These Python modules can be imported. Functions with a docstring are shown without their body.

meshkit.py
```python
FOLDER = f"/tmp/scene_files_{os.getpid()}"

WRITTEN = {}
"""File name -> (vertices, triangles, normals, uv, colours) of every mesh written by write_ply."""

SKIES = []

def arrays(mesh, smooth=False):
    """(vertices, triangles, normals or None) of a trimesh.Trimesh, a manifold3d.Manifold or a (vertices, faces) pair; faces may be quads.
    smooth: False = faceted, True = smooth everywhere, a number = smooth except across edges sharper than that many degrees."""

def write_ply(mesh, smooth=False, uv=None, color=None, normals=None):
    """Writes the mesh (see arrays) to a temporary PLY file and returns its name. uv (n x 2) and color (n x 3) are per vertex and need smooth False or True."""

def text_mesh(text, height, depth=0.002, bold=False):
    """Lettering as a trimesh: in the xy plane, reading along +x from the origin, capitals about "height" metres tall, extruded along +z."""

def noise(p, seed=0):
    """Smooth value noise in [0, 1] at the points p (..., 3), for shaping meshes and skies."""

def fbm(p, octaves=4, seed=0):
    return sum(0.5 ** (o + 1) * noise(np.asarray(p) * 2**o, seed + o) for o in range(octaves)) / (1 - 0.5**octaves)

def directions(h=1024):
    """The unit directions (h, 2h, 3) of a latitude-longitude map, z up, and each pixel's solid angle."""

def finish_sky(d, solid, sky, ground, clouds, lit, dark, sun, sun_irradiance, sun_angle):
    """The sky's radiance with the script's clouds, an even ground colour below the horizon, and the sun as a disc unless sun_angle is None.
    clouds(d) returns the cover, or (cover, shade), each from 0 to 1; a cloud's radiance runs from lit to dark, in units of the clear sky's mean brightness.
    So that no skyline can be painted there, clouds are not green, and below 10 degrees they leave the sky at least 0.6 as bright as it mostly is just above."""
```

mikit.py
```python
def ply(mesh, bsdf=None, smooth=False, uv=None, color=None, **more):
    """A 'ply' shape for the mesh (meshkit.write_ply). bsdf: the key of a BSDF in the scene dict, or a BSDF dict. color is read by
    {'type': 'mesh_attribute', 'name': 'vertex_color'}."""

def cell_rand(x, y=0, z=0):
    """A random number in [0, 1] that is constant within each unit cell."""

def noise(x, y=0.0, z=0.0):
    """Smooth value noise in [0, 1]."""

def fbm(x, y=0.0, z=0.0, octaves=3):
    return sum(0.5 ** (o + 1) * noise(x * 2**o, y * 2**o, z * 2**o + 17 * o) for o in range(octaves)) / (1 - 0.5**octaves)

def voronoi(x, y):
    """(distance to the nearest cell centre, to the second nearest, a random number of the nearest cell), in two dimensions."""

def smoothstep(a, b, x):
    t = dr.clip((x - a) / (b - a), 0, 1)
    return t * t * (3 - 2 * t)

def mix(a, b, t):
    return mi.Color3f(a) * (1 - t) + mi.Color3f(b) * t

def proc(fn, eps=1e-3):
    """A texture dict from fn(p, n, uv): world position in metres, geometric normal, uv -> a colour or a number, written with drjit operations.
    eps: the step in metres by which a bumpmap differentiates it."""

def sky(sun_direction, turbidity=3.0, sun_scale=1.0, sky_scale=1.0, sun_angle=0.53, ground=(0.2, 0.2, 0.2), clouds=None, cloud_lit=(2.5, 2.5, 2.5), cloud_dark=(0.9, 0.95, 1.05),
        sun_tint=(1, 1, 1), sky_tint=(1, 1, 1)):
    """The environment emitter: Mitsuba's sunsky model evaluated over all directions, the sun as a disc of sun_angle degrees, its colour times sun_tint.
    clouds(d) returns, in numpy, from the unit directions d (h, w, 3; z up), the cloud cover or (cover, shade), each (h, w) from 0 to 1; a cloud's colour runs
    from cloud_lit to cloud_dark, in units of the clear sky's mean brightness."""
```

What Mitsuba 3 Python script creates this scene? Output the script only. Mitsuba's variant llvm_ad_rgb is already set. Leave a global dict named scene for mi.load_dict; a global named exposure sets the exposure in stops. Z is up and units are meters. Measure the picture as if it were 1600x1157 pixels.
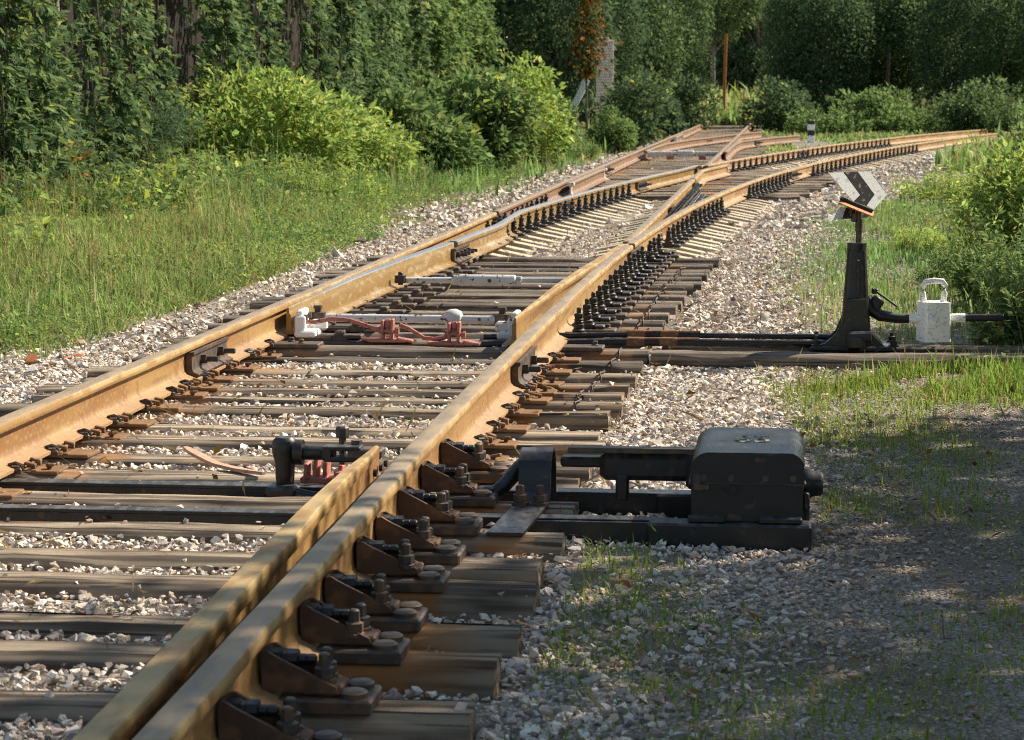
import math
import numpy as np
import trimesh
import drjit as dr
import mitsuba as mi
import mikit
import meshkit
from mikit import noise, fbm, voronoi, smoothstep, mix, proc

scene, labels = {}, {}

# ------------------------------------------------------------------ camera, sky, exposure
FPX, CX, CY, HORIZON, ZC = 3850.0, 800.0, 578.5, 140.0, 1.42      # focal length in pixels of a 1600 px wide frame
PITCH = math.atan((CY - HORIZON) / FPX)
FW = np.array([0, math.cos(PITCH), -math.sin(PITCH)])
UP = np.array([0, math.sin(PITCH), math.cos(PITCH)])
scene['camera'] = {
    'type': 'thinlens', 'fov': 2 * math.degrees(math.atan(CX / FPX)), 'fov_axis': 'x',
    'aperture_radius': 0.0042, 'focus_distance': 10.5, 'near_clip': 0.1, 'far_clip': 2000.0,
    'to_world': mi.ScalarTransform4f().look_at(origin=[0, 0, ZC], target=[0, float(FW[1]), ZC + float(FW[2])], up=[0, 0, 1]),
}
SUN_AZ, SUN_EL = math.radians(29), math.radians(40)     # azimuth from +x (right) towards +y (away)
SUN = [math.cos(SUN_EL) * math.cos(SUN_AZ), math.cos(SUN_EL) * math.sin(SUN_AZ), math.sin(SUN_EL)]
scene['sky'] = mikit.sky(SUN, turbidity=3.0, sun_tint=(0.88, 0.97, 1.12), sky_scale=0.78, sky_tint=(1.14, 0.94, 0.74))
exposure = 2.9

# ------------------------------------------------------------------ frames: the track frame is l (across, right +), a (along), z
TH = math.atan2(425, 3850)
ST, CT = math.sin(TH), math.cos(TH)


def tw(v):
    v = np.asarray(v, float)
    return np.stack([v[..., 0] * CT + v[..., 1] * ST, -v[..., 0] * ST + v[..., 1] * CT, v[..., 2]], -1)


def wt(x, y):
    return x * CT - y * ST, x * ST + y * CT


def at_depth(px, d, py=None):
    """World x (and z) of what is seen in pixel column px (row py) at distance d."""
    x = (px - CX) / FPX * d
    return x if py is None else (x, ZC - (py - HORIZON) / FPX * d)


def place_matrix(l, a, z, rot=0.0, s=(1, 1, 1)):
    c, sn = math.cos(rot - TH), math.sin(rot - TH)
    p = tw([l, a, z])
    m = np.eye(4)
    m[:3, :3] = np.array([[c, -sn, 0], [sn, c, 0], [0, 0, 1]]) @ np.diag(s)
    m[:3, 3] = p
    return mi.ScalarTransform4f(m.tolist())


def world_matrix(x, y, z, rot=0.0, s=(1, 1, 1)):
    c, sn = math.cos(rot), math.sin(rot)
    m = np.eye(4)
    m[:3, :3] = np.array([[c, -sn, 0], [sn, c, 0], [0, 0, 1]]) @ np.diag(s)
    m[:3, 3] = [x, y, z]
    return mi.ScalarTransform4f(m.tolist())


used = {}


def numbered(name):
    n = used.get(name, 0)
    used[name] = n + 1
    return name if n == 0 else f'{name}_{n:03d}'


def tag(key, label=None, cat=None, group=None, kind=None):
    d = {}
    if label: d['label'] = label
    if cat: d['category'] = cat
    if group: d['group'] = group
    if kind: d['kind'] = kind
    if d: labels[key] = d
    return key


def thing(name, label, cat, group=None):
    return tag(numbered(name), label, cat, group)


def add(name, mesh, bsdf, parent=None, smooth=False, color=None, mat=None, **tags):
    """One entry of the scene; mesh is (V, F) in world space, or a ready ply dict with mat its to_world."""
    key = numbered(f'{parent}__{name}' if parent else name)
    d = dict(mesh) if isinstance(mesh, dict) else mikit.ply(mesh, bsdf, smooth, color=color)
    if mat is not None:
        d['to_world'] = mat
    scene[key] = d
    return tag(key, tags.get('label'), tags.get('cat'), tags.get('group'), tags.get('kind'))


ORD = ('zeroth first second third fourth fifth sixth seventh eighth ninth tenth eleventh twelfth thirteenth fourteenth fifteenth sixteenth '
       'seventeenth eighteenth nineteenth twentieth twenty-first twenty-second twenty-third twenty-fourth twenty-fifth twenty-sixth twenty-seventh '
       'twenty-eighth twenty-ninth thirtieth').split()
for t_, e_ in (('thirty', 'fortieth'), ('forty', 'fiftieth'), ('fifty', 'sixtieth'), ('sixty', 'seventieth'), ('seventy', 'eightieth'), ('eighty', 'ninetieth')):
    ORD += [t_ + '-' + o for o in ORD[1:10]] + [e_]

# ------------------------------------------------------------------ mesh helpers: all return (V, F)


def join(parts):
    vs, fs, n = [], [], 0
    for v, f in parts:
        vs.append(np.asarray(v, float)); fs.append(np.asarray(f, int) + n); n += len(v)
    return np.vstack(vs), np.vstack(fs)


def tri(f):
    f = np.asarray(f, int)
    return np.vstack([f[:, [0, 1, 2]], f[:, [0, 2, 3]]]) if f.shape[1] == 4 else f


def box(c, s, bev=0.004, rz=0.0, ry=0.0, rx=0.0):
    """Chamfered box: centre, full sizes."""
    h = np.asarray(s, float) / 2
    b = min(bev, *(h * 0.45))
    pts = []
    for sx in (-1, 1):
        for sy in (-1, 1):
            for sz in (-1, 1):
                pts += [[sx * (h[0] - b), sy * (h[1] - b), sz * h[2]], [sx * (h[0] - b), sy * h[1], sz * (h[2] - b)], [sx * h[0], sy * (h[1] - b), sz * (h[2] - b)]]
    m = trimesh.Trimesh(pts, process=False).convex_hull
    return rotate((np.array(m.vertices), np.array(m.faces)), rx, ry, rz, c)


def rotate(m, rx=0.0, ry=0.0, rz=0.0, c=(0, 0, 0)):
    v, f = m
    for ang, i, j in ((rx, 1, 2), (ry, 2, 0), (rz, 0, 1)):
        if ang:
            v = v.copy(); a, b = v[:, i].copy(), v[:, j].copy()
            v[:, i], v[:, j] = a * math.cos(ang) - b * math.sin(ang), a * math.sin(ang) + b * math.cos(ang)
    return v + np.asarray(c, float), f


def tube(path, r, n=10, caps=True):
    """A round bar along the points; r is one radius or one per point."""
    p = np.asarray(path, float)
    r = np.broadcast_to(np.asarray(r, float), len(p))
    t = np.gradient(p, axis=0); t /= np.linalg.norm(t, axis=1, keepdims=True) + 1e-12
    ref = np.array([0, 0, 1.0]) if abs(t[:, 2]).mean() < 0.8 else np.array([1.0, 0, 0])
    u = np.cross(t, ref); u /= np.linalg.norm(u, axis=1, keepdims=True) + 1e-12
    w = np.cross(u, t)
    g = np.arange(n) * 2 * np.pi / n
    v = p[:, None] + r[:, None, None] * (np.cos(g)[None, :, None] * u[:, None] + np.sin(g)[None, :, None] * w[:, None])
    k, i = np.meshgrid(np.arange(len(p) - 1), np.arange(n), indexing='ij')
    k, i = k.ravel(), i.ravel(); j = (i + 1) % n
    f = np.stack([k * n + i, (k + 1) * n + i, (k + 1) * n + j, k * n + j], 1)
    v = v.reshape(-1, 3); f = tri(f)
    if caps:
        v = np.vstack([v, p[:1], p[-1:]]); e = len(p) * n; i = np.arange(n); j = (i + 1) % n
        f = np.vstack([f, np.stack([i, j, i * 0 + e], 1), np.stack([j + e - n, i + e - n, i * 0 + e + 1], 1)])
    return v, f


def lathe(prof, c=(0, 0, 0), n=10, axis='z'):
    """prof: (radius, height) pairs from the bottom up."""
    pr = np.asarray(prof, float)
    z = np.stack([pr[:, 0] * 0, pr[:, 0] * 0, pr[:, 1]], 1)
    g = np.arange(n) * 2 * np.pi / n
    v = (z[:, None] + pr[:, 0][:, None, None] * np.stack([np.cos(g), np.sin(g), g * 0], 1)[None]).reshape(-1, 3)
    k, i = np.meshgrid(np.arange(len(pr) - 1), np.arange(n), indexing='ij')
    k, i = k.ravel(), i.ravel(); j = (i + 1) % n
    f = tri(np.stack([k * n + i, k * n + j, (k + 1) * n + j, (k + 1) * n + i], 1))
    v = np.vstack([v, z[:1], z[-1:]]); e = len(pr) * n; i = np.arange(n); j = (i + 1) % n
    f = np.vstack([f, np.stack([j, i, i * 0 + e], 1), np.stack([i + e - n, j + e - n, i * 0 + e + 1], 1)])
    if axis == 'x': v = v[:, [2, 0, 1]]
    if axis == 'y': v = v[:, [1, 2, 0]]
    return v + np.asarray(c, float), f


def earcut(poly):
    v, f = trimesh.creation.triangulate_polygon(__import__('shapely').Polygon(poly), engine='earcut')
    return np.asarray(v), np.asarray(f)


def extrude(poly, t, frame):
    """Polygon (x, y) made t thick; frame(points (n, 3)) maps local x, y, depth to the target space."""
    import shapely
    m = trimesh.creation.extrude_polygon(shapely.Polygon(poly), t, engine='earcut')
    return frame(np.array(m.vertices) - [0, 0, t / 2]), np.array(m.faces)


def sweep(prof, path, z0=0.0, scale=None):
    """Profile (k, 2) or (n, k, 2) of across and height, along path (n, 2) of l, a; closed ends."""
    path = np.asarray(path, float)
    t = np.gradient(path, axis=0); t /= np.linalg.norm(t, axis=1, keepdims=True)
    nrm = np.stack([t[:, 1], -t[:, 0]], 1)
    pr = np.broadcast_to(np.asarray(prof, float), (len(path), *np.shape(prof)[-2:]))
    z0 = np.broadcast_to(np.asarray(z0, float), len(path))
    k = pr.shape[1]
    xy = path[:, None] + pr[:, :, :1] * nrm[:, None]
    v = np.concatenate([xy, (pr[:, :, 1] + z0[:, None])[..., None]], -1).reshape(-1, 3)
    m, i = np.meshgrid(np.arange(len(path) - 1), np.arange(k), indexing='ij')
    m, i = m.ravel(), i.ravel(); j = (i + 1) % k
    f = tri(np.stack([m * k + i, m * k + j, (m + 1) * k + j, (m + 1) * k + i], 1))
    for row in (0, len(path) - 1):
        cv, cf = earcut(pr[row])
        near = ((cv[:, None] - pr[row][None]) ** 2).sum(-1).argmin(1)
        f = np.vstack([f, near[cf] + row * k])
    return v, f


def T(m):
    return tw(m[0]), m[1]


# ------------------------------------------------------------------ materials


def rgb(*c):
    return {'type': 'rgb', 'value': list(c)}


def pr(key, color, rough=0.7, metal=0.0, spec=0.5, bump=None, bump_scale=1.0, eps=1e-3):
    b = {'type': 'principled', 'base_color': rgb(*color) if isinstance(color, tuple) else color, 'roughness': rough, 'metallic': metal, 'specular': spec}
    if bump is not None:
        b = {'type': 'bumpmap', 'arbitrary': proc(bump, eps), 'scale': bump_scale, 'bsdf': b}
    scene[key] = {'type': 'twosided', 'bsdf': b}
    return key


def la(p):
    return p.x * CT - p.y * ST, p.x * ST + p.y * CT


def rail_color(p, n, uv):
    l, a = la(p)
    big = fbm(l * 3, a * 1.6, p.z * 6, 3)
    streak = noise(a * 22, l * 22, p.z * 3)
    fine = fbm(a * 60, l * 60, p.z * 60, 2)
    rust = mix((0.285, 0.168, 0.056), (0.215, 0.103, 0.034), smoothstep(0.35, 0.75, big))
    rust = mix(rust, (0.15, 0.065, 0.025), 0.55 * smoothstep(0.62, 0.85, streak))
    rust = mix(rust, (0.33, 0.23, 0.105), 0.45 * smoothstep(0.5, 0.75, fine))
    dust = mix(rust, (0.30, 0.195, 0.10), smoothstep(0.085, 0.06, p.z) * 0.65)
    head = mix((0.33, 0.25, 0.16), (0.24, 0.185, 0.13), smoothstep(0.3, 0.7, fbm(a * 5, l * 26, 2.0, 3)))
    head = mix(head, (0.34, 0.24, 0.11), smoothstep(0.55, 0.8, fbm(a * 18, l * 60, 5.0, 2)) * 0.6)
    side = mix((0.38, 0.27, 0.12), (0.28, 0.165, 0.06), smoothstep(0.35, 0.65, fbm(a * 6, l * 20, 3.0, 3)))
    head = mix(side, head * 0.85, smoothstep(0.75, 0.97, n.z))
    grime = smoothstep(0.55, 0.75, fbm(a * 1.1, l * 2, p.z * 14, 3)) * smoothstep(0.10, 0.07, dr.abs(p.z - 0.14) + 0.02)
    dust = mix(dust, (0.13, 0.065, 0.03), grime * 0.6)
    return mix(dust, head, smoothstep(0.190, 0.202, p.z))


def rail_far_color(p, n, uv):
    l, a = la(p)
    c = mix((0.205, 0.115, 0.055), (0.14, 0.075, 0.042), fbm(a * 2, l * 2, p.z * 9, 3))
    return mix(c, (0.22, 0.16, 0.11), smoothstep(0.2, 0.216, p.z))


def polished_color(p, n, uv):
    l, a = la(p)
    w = noise(a * 0.9, l * 3, 1.0)
    rust = mix((0.31, 0.20, 0.065), (0.24, 0.13, 0.04), fbm(a * 4, l * 8, p.z * 14, 3))
    rust = mix(rust, (0.42, 0.34, 0.22), 0.6 * smoothstep(0.5, 0.72, fbm(a * 9, l * 9, p.z * 24, 3)))
    top = mix((0.20, 0.22, 0.24), (0.30, 0.30, 0.29), w)
    return mix(rust, top, smoothstep(0.204, 0.213, p.z + 0.01 * (fbm(a * 12, 2.0, 1.0, 3) - 0.5)))


def wood(light, dark, stain):
    def fn(p, n, uv):
        l, a = la(p)
        k = noise(a * 2.3, 3.0, 7.0)
        g = fbm(l * 1.6 + k * 9, a * 46, p.z * 46, 3)
        g2 = fbm(l * 5, a * 13, p.z * 13, 3)
        c = mix(dark, light, smoothstep(0.36, 0.62, g * 0.65 + g2 * 0.35))
        c = mix(c, (0.035, 0.026, 0.02), smoothstep(0.66, 0.74, fbm(l * 1.1 + k * 30, a * 60, p.z * 60, 2)) * 0.85)
        c = c * (0.72 + 0.55 * k)
        rs = smoothstep(0.5, 0.72, fbm(l * 7, a * 7, 3.0, 3))
        near_rail = smoothstep(0.5, 0.1, dr.minimum(dr.abs(l + 1.13), dr.abs(l + 2.82)))
        return mix(c, (0.33, 0.15, 0.05), rs * near_rail * stain)
    return fn


def wood_bump(p, n, uv):
    l, a = la(p)
    return 0.004 * fbm(l * 2.0, a * 50, p.z * 50, 3) + 0.004 * fbm(l * 6, a * 14, p.z * 14, 2)


def concrete_color(p, n, uv):
    l, a = la(p)
    return mix((0.52, 0.44, 0.32), (0.36, 0.30, 0.21), fbm(l * 5, a * 5, p.z * 5, 3))


def ground_color(p, n, uv):
    l, a = la(p)
    w = fbm(l * 0.7, a * 0.5, 1.0, 3)
    cq = dr.square(dr.maximum(a - 14.8, 0.0)) / 400 - 1.28
    lim = mi.Float(dr.select(a < 44, cq + 2.6, 0.6)) + 1.1 * (w - 0.5)
    g = smoothstep(-4.6, -4.1, l + 1.3 * (w - 0.5)) * smoothstep(0.5, -0.3, l - lim - 0.8)
    d1, d2, r = voronoi(l * 48, a * 48)
    st = mix((0.30, 0.26, 0.225), (0.60, 0.53, 0.46), r) * (0.35 + 0.65 * smoothstep(0.0, 0.3, d2 - d1))
    dirt = mix((0.17, 0.13, 0.09), (0.10, 0.085, 0.055), fbm(l * 3, a * 3, 4.0, 3))
    st = mix(st, dirt, 0.35 + 0.4 * smoothstep(0.45, 0.7, fbm(l * 1.4, a * 1.4, 9.0, 3)))
    soil = mix((0.085, 0.095, 0.03), (0.13, 0.105, 0.055), fbm(l * 2.2, a * 2.2, 2.0, 3))
    return mix(soil, st, g)


def ground_bump(p, n, uv):
    l, a = la(p)
    d1, d2, r = voronoi(l * 48, a * 48)
    return 0.007 * r * smoothstep(0.0, 0.45, d2 - d1) + 0.012 * fbm(l * 9, a * 9, 1.0, 2)


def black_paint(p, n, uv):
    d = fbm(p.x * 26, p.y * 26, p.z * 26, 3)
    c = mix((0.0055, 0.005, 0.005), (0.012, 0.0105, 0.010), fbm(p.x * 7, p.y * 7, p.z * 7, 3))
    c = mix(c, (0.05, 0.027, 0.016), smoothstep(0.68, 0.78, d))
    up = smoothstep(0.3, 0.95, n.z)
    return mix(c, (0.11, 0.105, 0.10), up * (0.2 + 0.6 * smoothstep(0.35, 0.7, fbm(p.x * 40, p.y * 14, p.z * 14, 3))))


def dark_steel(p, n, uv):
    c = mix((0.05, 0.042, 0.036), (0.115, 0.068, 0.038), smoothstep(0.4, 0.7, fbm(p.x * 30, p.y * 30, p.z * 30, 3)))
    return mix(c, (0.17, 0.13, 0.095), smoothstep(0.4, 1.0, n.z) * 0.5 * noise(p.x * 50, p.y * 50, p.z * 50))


def white_paint(p, n, uv):
    d = fbm(p.x * 60, p.y * 20, p.z * 40, 3)
    c = mix((0.66, 0.65, 0.63), (0.50, 0.47, 0.43), fbm(p.x * 9, p.y * 9, p.z * 9, 3))
    return mix(c, (0.085, 0.06, 0.045), smoothstep(0.67, 0.72, d))


def pink_paint(p, n, uv):
    c = mix((0.44, 0.175, 0.135), (0.36, 0.125, 0.09), fbm(p.x * 30, p.y * 30, p.z * 30, 3))
    return mix(c, (0.16, 0.07, 0.05), smoothstep(0.62, 0.72, fbm(p.x * 55, p.y * 55, p.z * 55, 2)))


def rust_plate(p, n, uv):
    c = mix((0.21, 0.105, 0.045), (0.12, 0.065, 0.04), fbm(p.x * 24, p.y * 24, p.z * 24, 3))
    return mix(c, (0.30, 0.22, 0.14), smoothstep(0.5, 0.75, fbm(p.x * 60, p.y * 60, p.z * 60, 2)) * 0.5)


def weight_paint(p, n, uv):
    return mix((0.82, 0.81, 0.78), (0.52, 0.50, 0.47), smoothstep(0.55, 0.75, fbm(p.x * 90, p.y * 90, p.z * 90, 3)))


def weight_bump(p, n, uv):
    return 0.0022 * fbm(p.x * 70, p.y * 70, p.z * 70, 3)


def worn_black(p, n, uv):
    return mix((0.02, 0.018, 0.02), (0.20, 0.17, 0.17), smoothstep(0.62, 0.7, fbm(p.x * 40, p.y * 40, p.z * 40, 3)))


def sign_white(p, n, uv):
    return mix((0.78, 0.80, 0.80), (0.5, 0.48, 0.45), smoothstep(0.6, 0.75, fbm(p.x * 30, p.y * 30, p.z * 30, 3)))


def bark_color(p, n, uv):
    return mix((0.26, 0.23, 0.19), (0.10, 0.085, 0.065), smoothstep(0.35, 0.7, fbm(p.x * 20, p.y * 20, p.z * 6, 3)))


def brick_color(p, n, uv):
    return mix((0.80, 0.68, 0.60), (0.64, 0.50, 0.42), fbm(p.x * 9, p.y * 9, p.z * 9, 3))


pr('rail_steel', proc(rail_color), 0.55, 0.0, 0.5)
pr('rail_far', proc(rail_far_color), 0.6, 0.0, 0.5)
pr('rail_polished', proc(polished_color), 0.36, 0.25, 0.5)
pr('wood_grey', proc(wood((0.285, 0.228, 0.165), (0.085, 0.066, 0.051), 0.9)), 0.9, 0, 0.2, wood_bump)
pr('wood_dark', proc(wood((0.185, 0.15, 0.115), (0.06, 0.05, 0.042), 0.5)), 0.85, 0, 0.3, wood_bump)
pr('concrete', proc(concrete_color), 0.95, 0, 0.2)
pr('ground_mat', proc(ground_color), 0.97, 0, 0.1, ground_bump)
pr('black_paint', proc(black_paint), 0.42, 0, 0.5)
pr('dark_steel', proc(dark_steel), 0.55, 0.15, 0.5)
pr('white_paint', proc(white_paint), 0.5, 0, 0.4)
pr('pink_paint', proc(pink_paint), 0.6, 0, 0.4)
pr('rust_plate', proc(rust_plate), 0.8, 0, 0.3)
pr('tie_rust', proc(lambda p, n, uv: mix((0.24, 0.14, 0.07), (0.13, 0.075, 0.042), fbm(p.x * 18, p.y * 18, p.z * 18, 3))), 0.85, 0, 0.2)
pr('brace_iron', proc(lambda p, n, uv: mix((0.075, 0.042, 0.026), (0.15, 0.075, 0.035), smoothstep(0.45, 0.7, fbm(p.x * 22, p.y * 22, p.z * 22, 3)))), 0.7, 0, 0.4)
pr('weight_paint', proc(weight_paint), 0.7, 0, 0.3, weight_bump)
pr('worn_black', proc(worn_black), 0.55, 0, 0.4)
pr('sign_white', proc(sign_white), 0.5, 0, 0.4)
pr('orange_rust', (0.42, 0.15, 0.035), 0.6, 0.1, 0.5)
pr('pole_rust', (0.36, 0.12, 0.025), 0.8, 0, 0.3)
pr('bark', proc(bark_color), 0.95, 0, 0.1)
pr('brick', proc(brick_color), 0.95, 0, 0.1)
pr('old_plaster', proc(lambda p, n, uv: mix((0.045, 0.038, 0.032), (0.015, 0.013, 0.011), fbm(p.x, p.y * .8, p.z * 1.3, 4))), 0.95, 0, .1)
pr('dark_trunk', (.06, .042, .034), .9, 0, .1)
pr('weed_stem', (.16, .17, .06), .8, 0, .2)
pr('numeral_paint', proc(lambda p, n, uv: mix((0.42, 0.36, 0.24), (0.03, 0.03, 0.028), smoothstep(0.45, 0.6, fbm(p.x * 60, p.y * 40, 3.0, 3)))), 0.7, 0, 0.3)
pr('vertex_matte', {'type': 'mesh_attribute', 'name': 'vertex_color'}, 0.92, 0, 0.2)
scene['leaf'] = {'type': 'principledthin', 'base_color': {'type': 'mesh_attribute', 'name': 'vertex_color'}, 'roughness': 0.45, 'diff_trans': 0.95, 'eta': 1.4, 'spec_trans': 0.0}
scene['grass_blade'] = {'type': 'principledthin', 'base_color': {'type': 'mesh_attribute', 'name': 'vertex_color'}, 'roughness': 0.6, 'diff_trans': 0.95, 'eta': 1.3, 'spec_trans': 0.0}

# ------------------------------------------------------------------ ground
def curve_r(a):
    """Inner edge (l) of the right-hand rail that bends away to the right."""
    a = np.asarray(a, float)
    near = np.interp(a, [0, 3, 4.83, 6.2, 8, 10, 12.6], [-1.15, -1.175, -1.204, -1.23, -1.262, -1.283, -1.285])
    s = np.maximum(a - 14.8, 0)
    far = -1.285 + s ** 2 / np.interp(a, [14, 30, 46, 66, 90], [395, 400, 396, 425, 430])
    return np.where(a < 12.6, near, far)


def gz(l, a):
    """Height of the ground."""
    l, a = np.broadcast_arrays(np.asarray(l, float), np.asarray(a, float))
    p = np.stack([l, a, l * 0], -1)
    z = -0.058 + 0.018 * (meshkit.fbm(p * 3.1, 3) - 0.5)
    crib = np.clip((l + 3.3) / .3, 0, 1) * np.clip((-.95 - l) / .3, 0, 1) * np.clip((13.2 - a) / .8, 0, 1)
    z = z + .038 * crib
    for b_, w_ in ((8.36, .11), (7.85, .09)):      # the ballast is dug out before the machine's two beams
        z = z - .060 * crib * np.clip(1.5 - np.abs(a - b_) / w_, 0, 1)
    left = np.clip((-4.0 - l) / 4.5, 0, 1)
    z = z + 0.30 * left * left * (3 - 2 * left) + 0.10 * left * (meshkit.fbm(p * 0.6, 3, 5) - 0.4)
    right = np.clip((l - np.maximum(curve_r(a), -1.2) - 3.0) / 4, 0, 1)
    z = z + 0.22 * right * right * (3 - 2 * right) + 0.08 * right * (meshkit.fbm(p * 0.6, 3, 9) - 0.4)
    z = z + 0.06 * np.clip((a - 50) / 30, 0, 1) * np.clip(np.minimum(l - 1.5, curve_r(a) - 3.2 - l), 0, 1)
    far = np.clip((a - 98) / 22, 0, 1)
    return z + 1.0 * far * far * (3 - 2 * far)


ls = np.unique(np.concatenate([np.linspace(-400, -20, 24), np.linspace(-20, -6, 36), np.linspace(-6, 5, 80), np.linspace(5, 25, 40), np.linspace(25, 400, 24)]))
as_ = np.unique(np.concatenate([np.linspace(-300, 0, 20), np.linspace(0, 3, 8), np.linspace(3, 20, 120), np.linspace(20, 60, 90), np.linspace(60, 140, 60), np.linspace(140, 800, 24)]))
LL, AA = np.meshgrid(ls, as_, indexing='ij')
gv = tw(np.stack([LL, AA, gz(LL, AA)], -1)).reshape(-1, 3)
i, j = np.meshgrid(np.arange(len(ls) - 1), np.arange(len(as_) - 1), indexing='ij')
q = (i * len(as_) + j).ravel()
add('ground', (gv, tri(np.stack([q, q + len(as_), q + len(as_) + 1, q + 1], 1))), 'ground_mat', smooth=True, kind='structure', label='gravel and soil ground with grass verges')


def verge(a):
    """Where the left verge's grass begins (l)."""
    return np.interp(a, [9, 11, 13.5, 15, 18, 21, 24, 28, 34, 40, 50, 62], [-4.3, -4.15, -3.98, -3.66, -3.58, -3.70, -3.92, -4.4, -4.45, -4.1, -3.85, -3.8])


def in_view(l, a, margin=0.55):
    x, y, _ = np.moveaxis(tw(np.stack(np.broadcast_arrays(l, a, 0.0), -1)), -1, 0)
    return np.abs(x) < 0.2078 * y + margin + 0.01 * y


# ------------------------------------------------------------------ sleepers
RZ = 0.02          # height of the sleepers' top
rng = np.random.default_rng(11)


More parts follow.
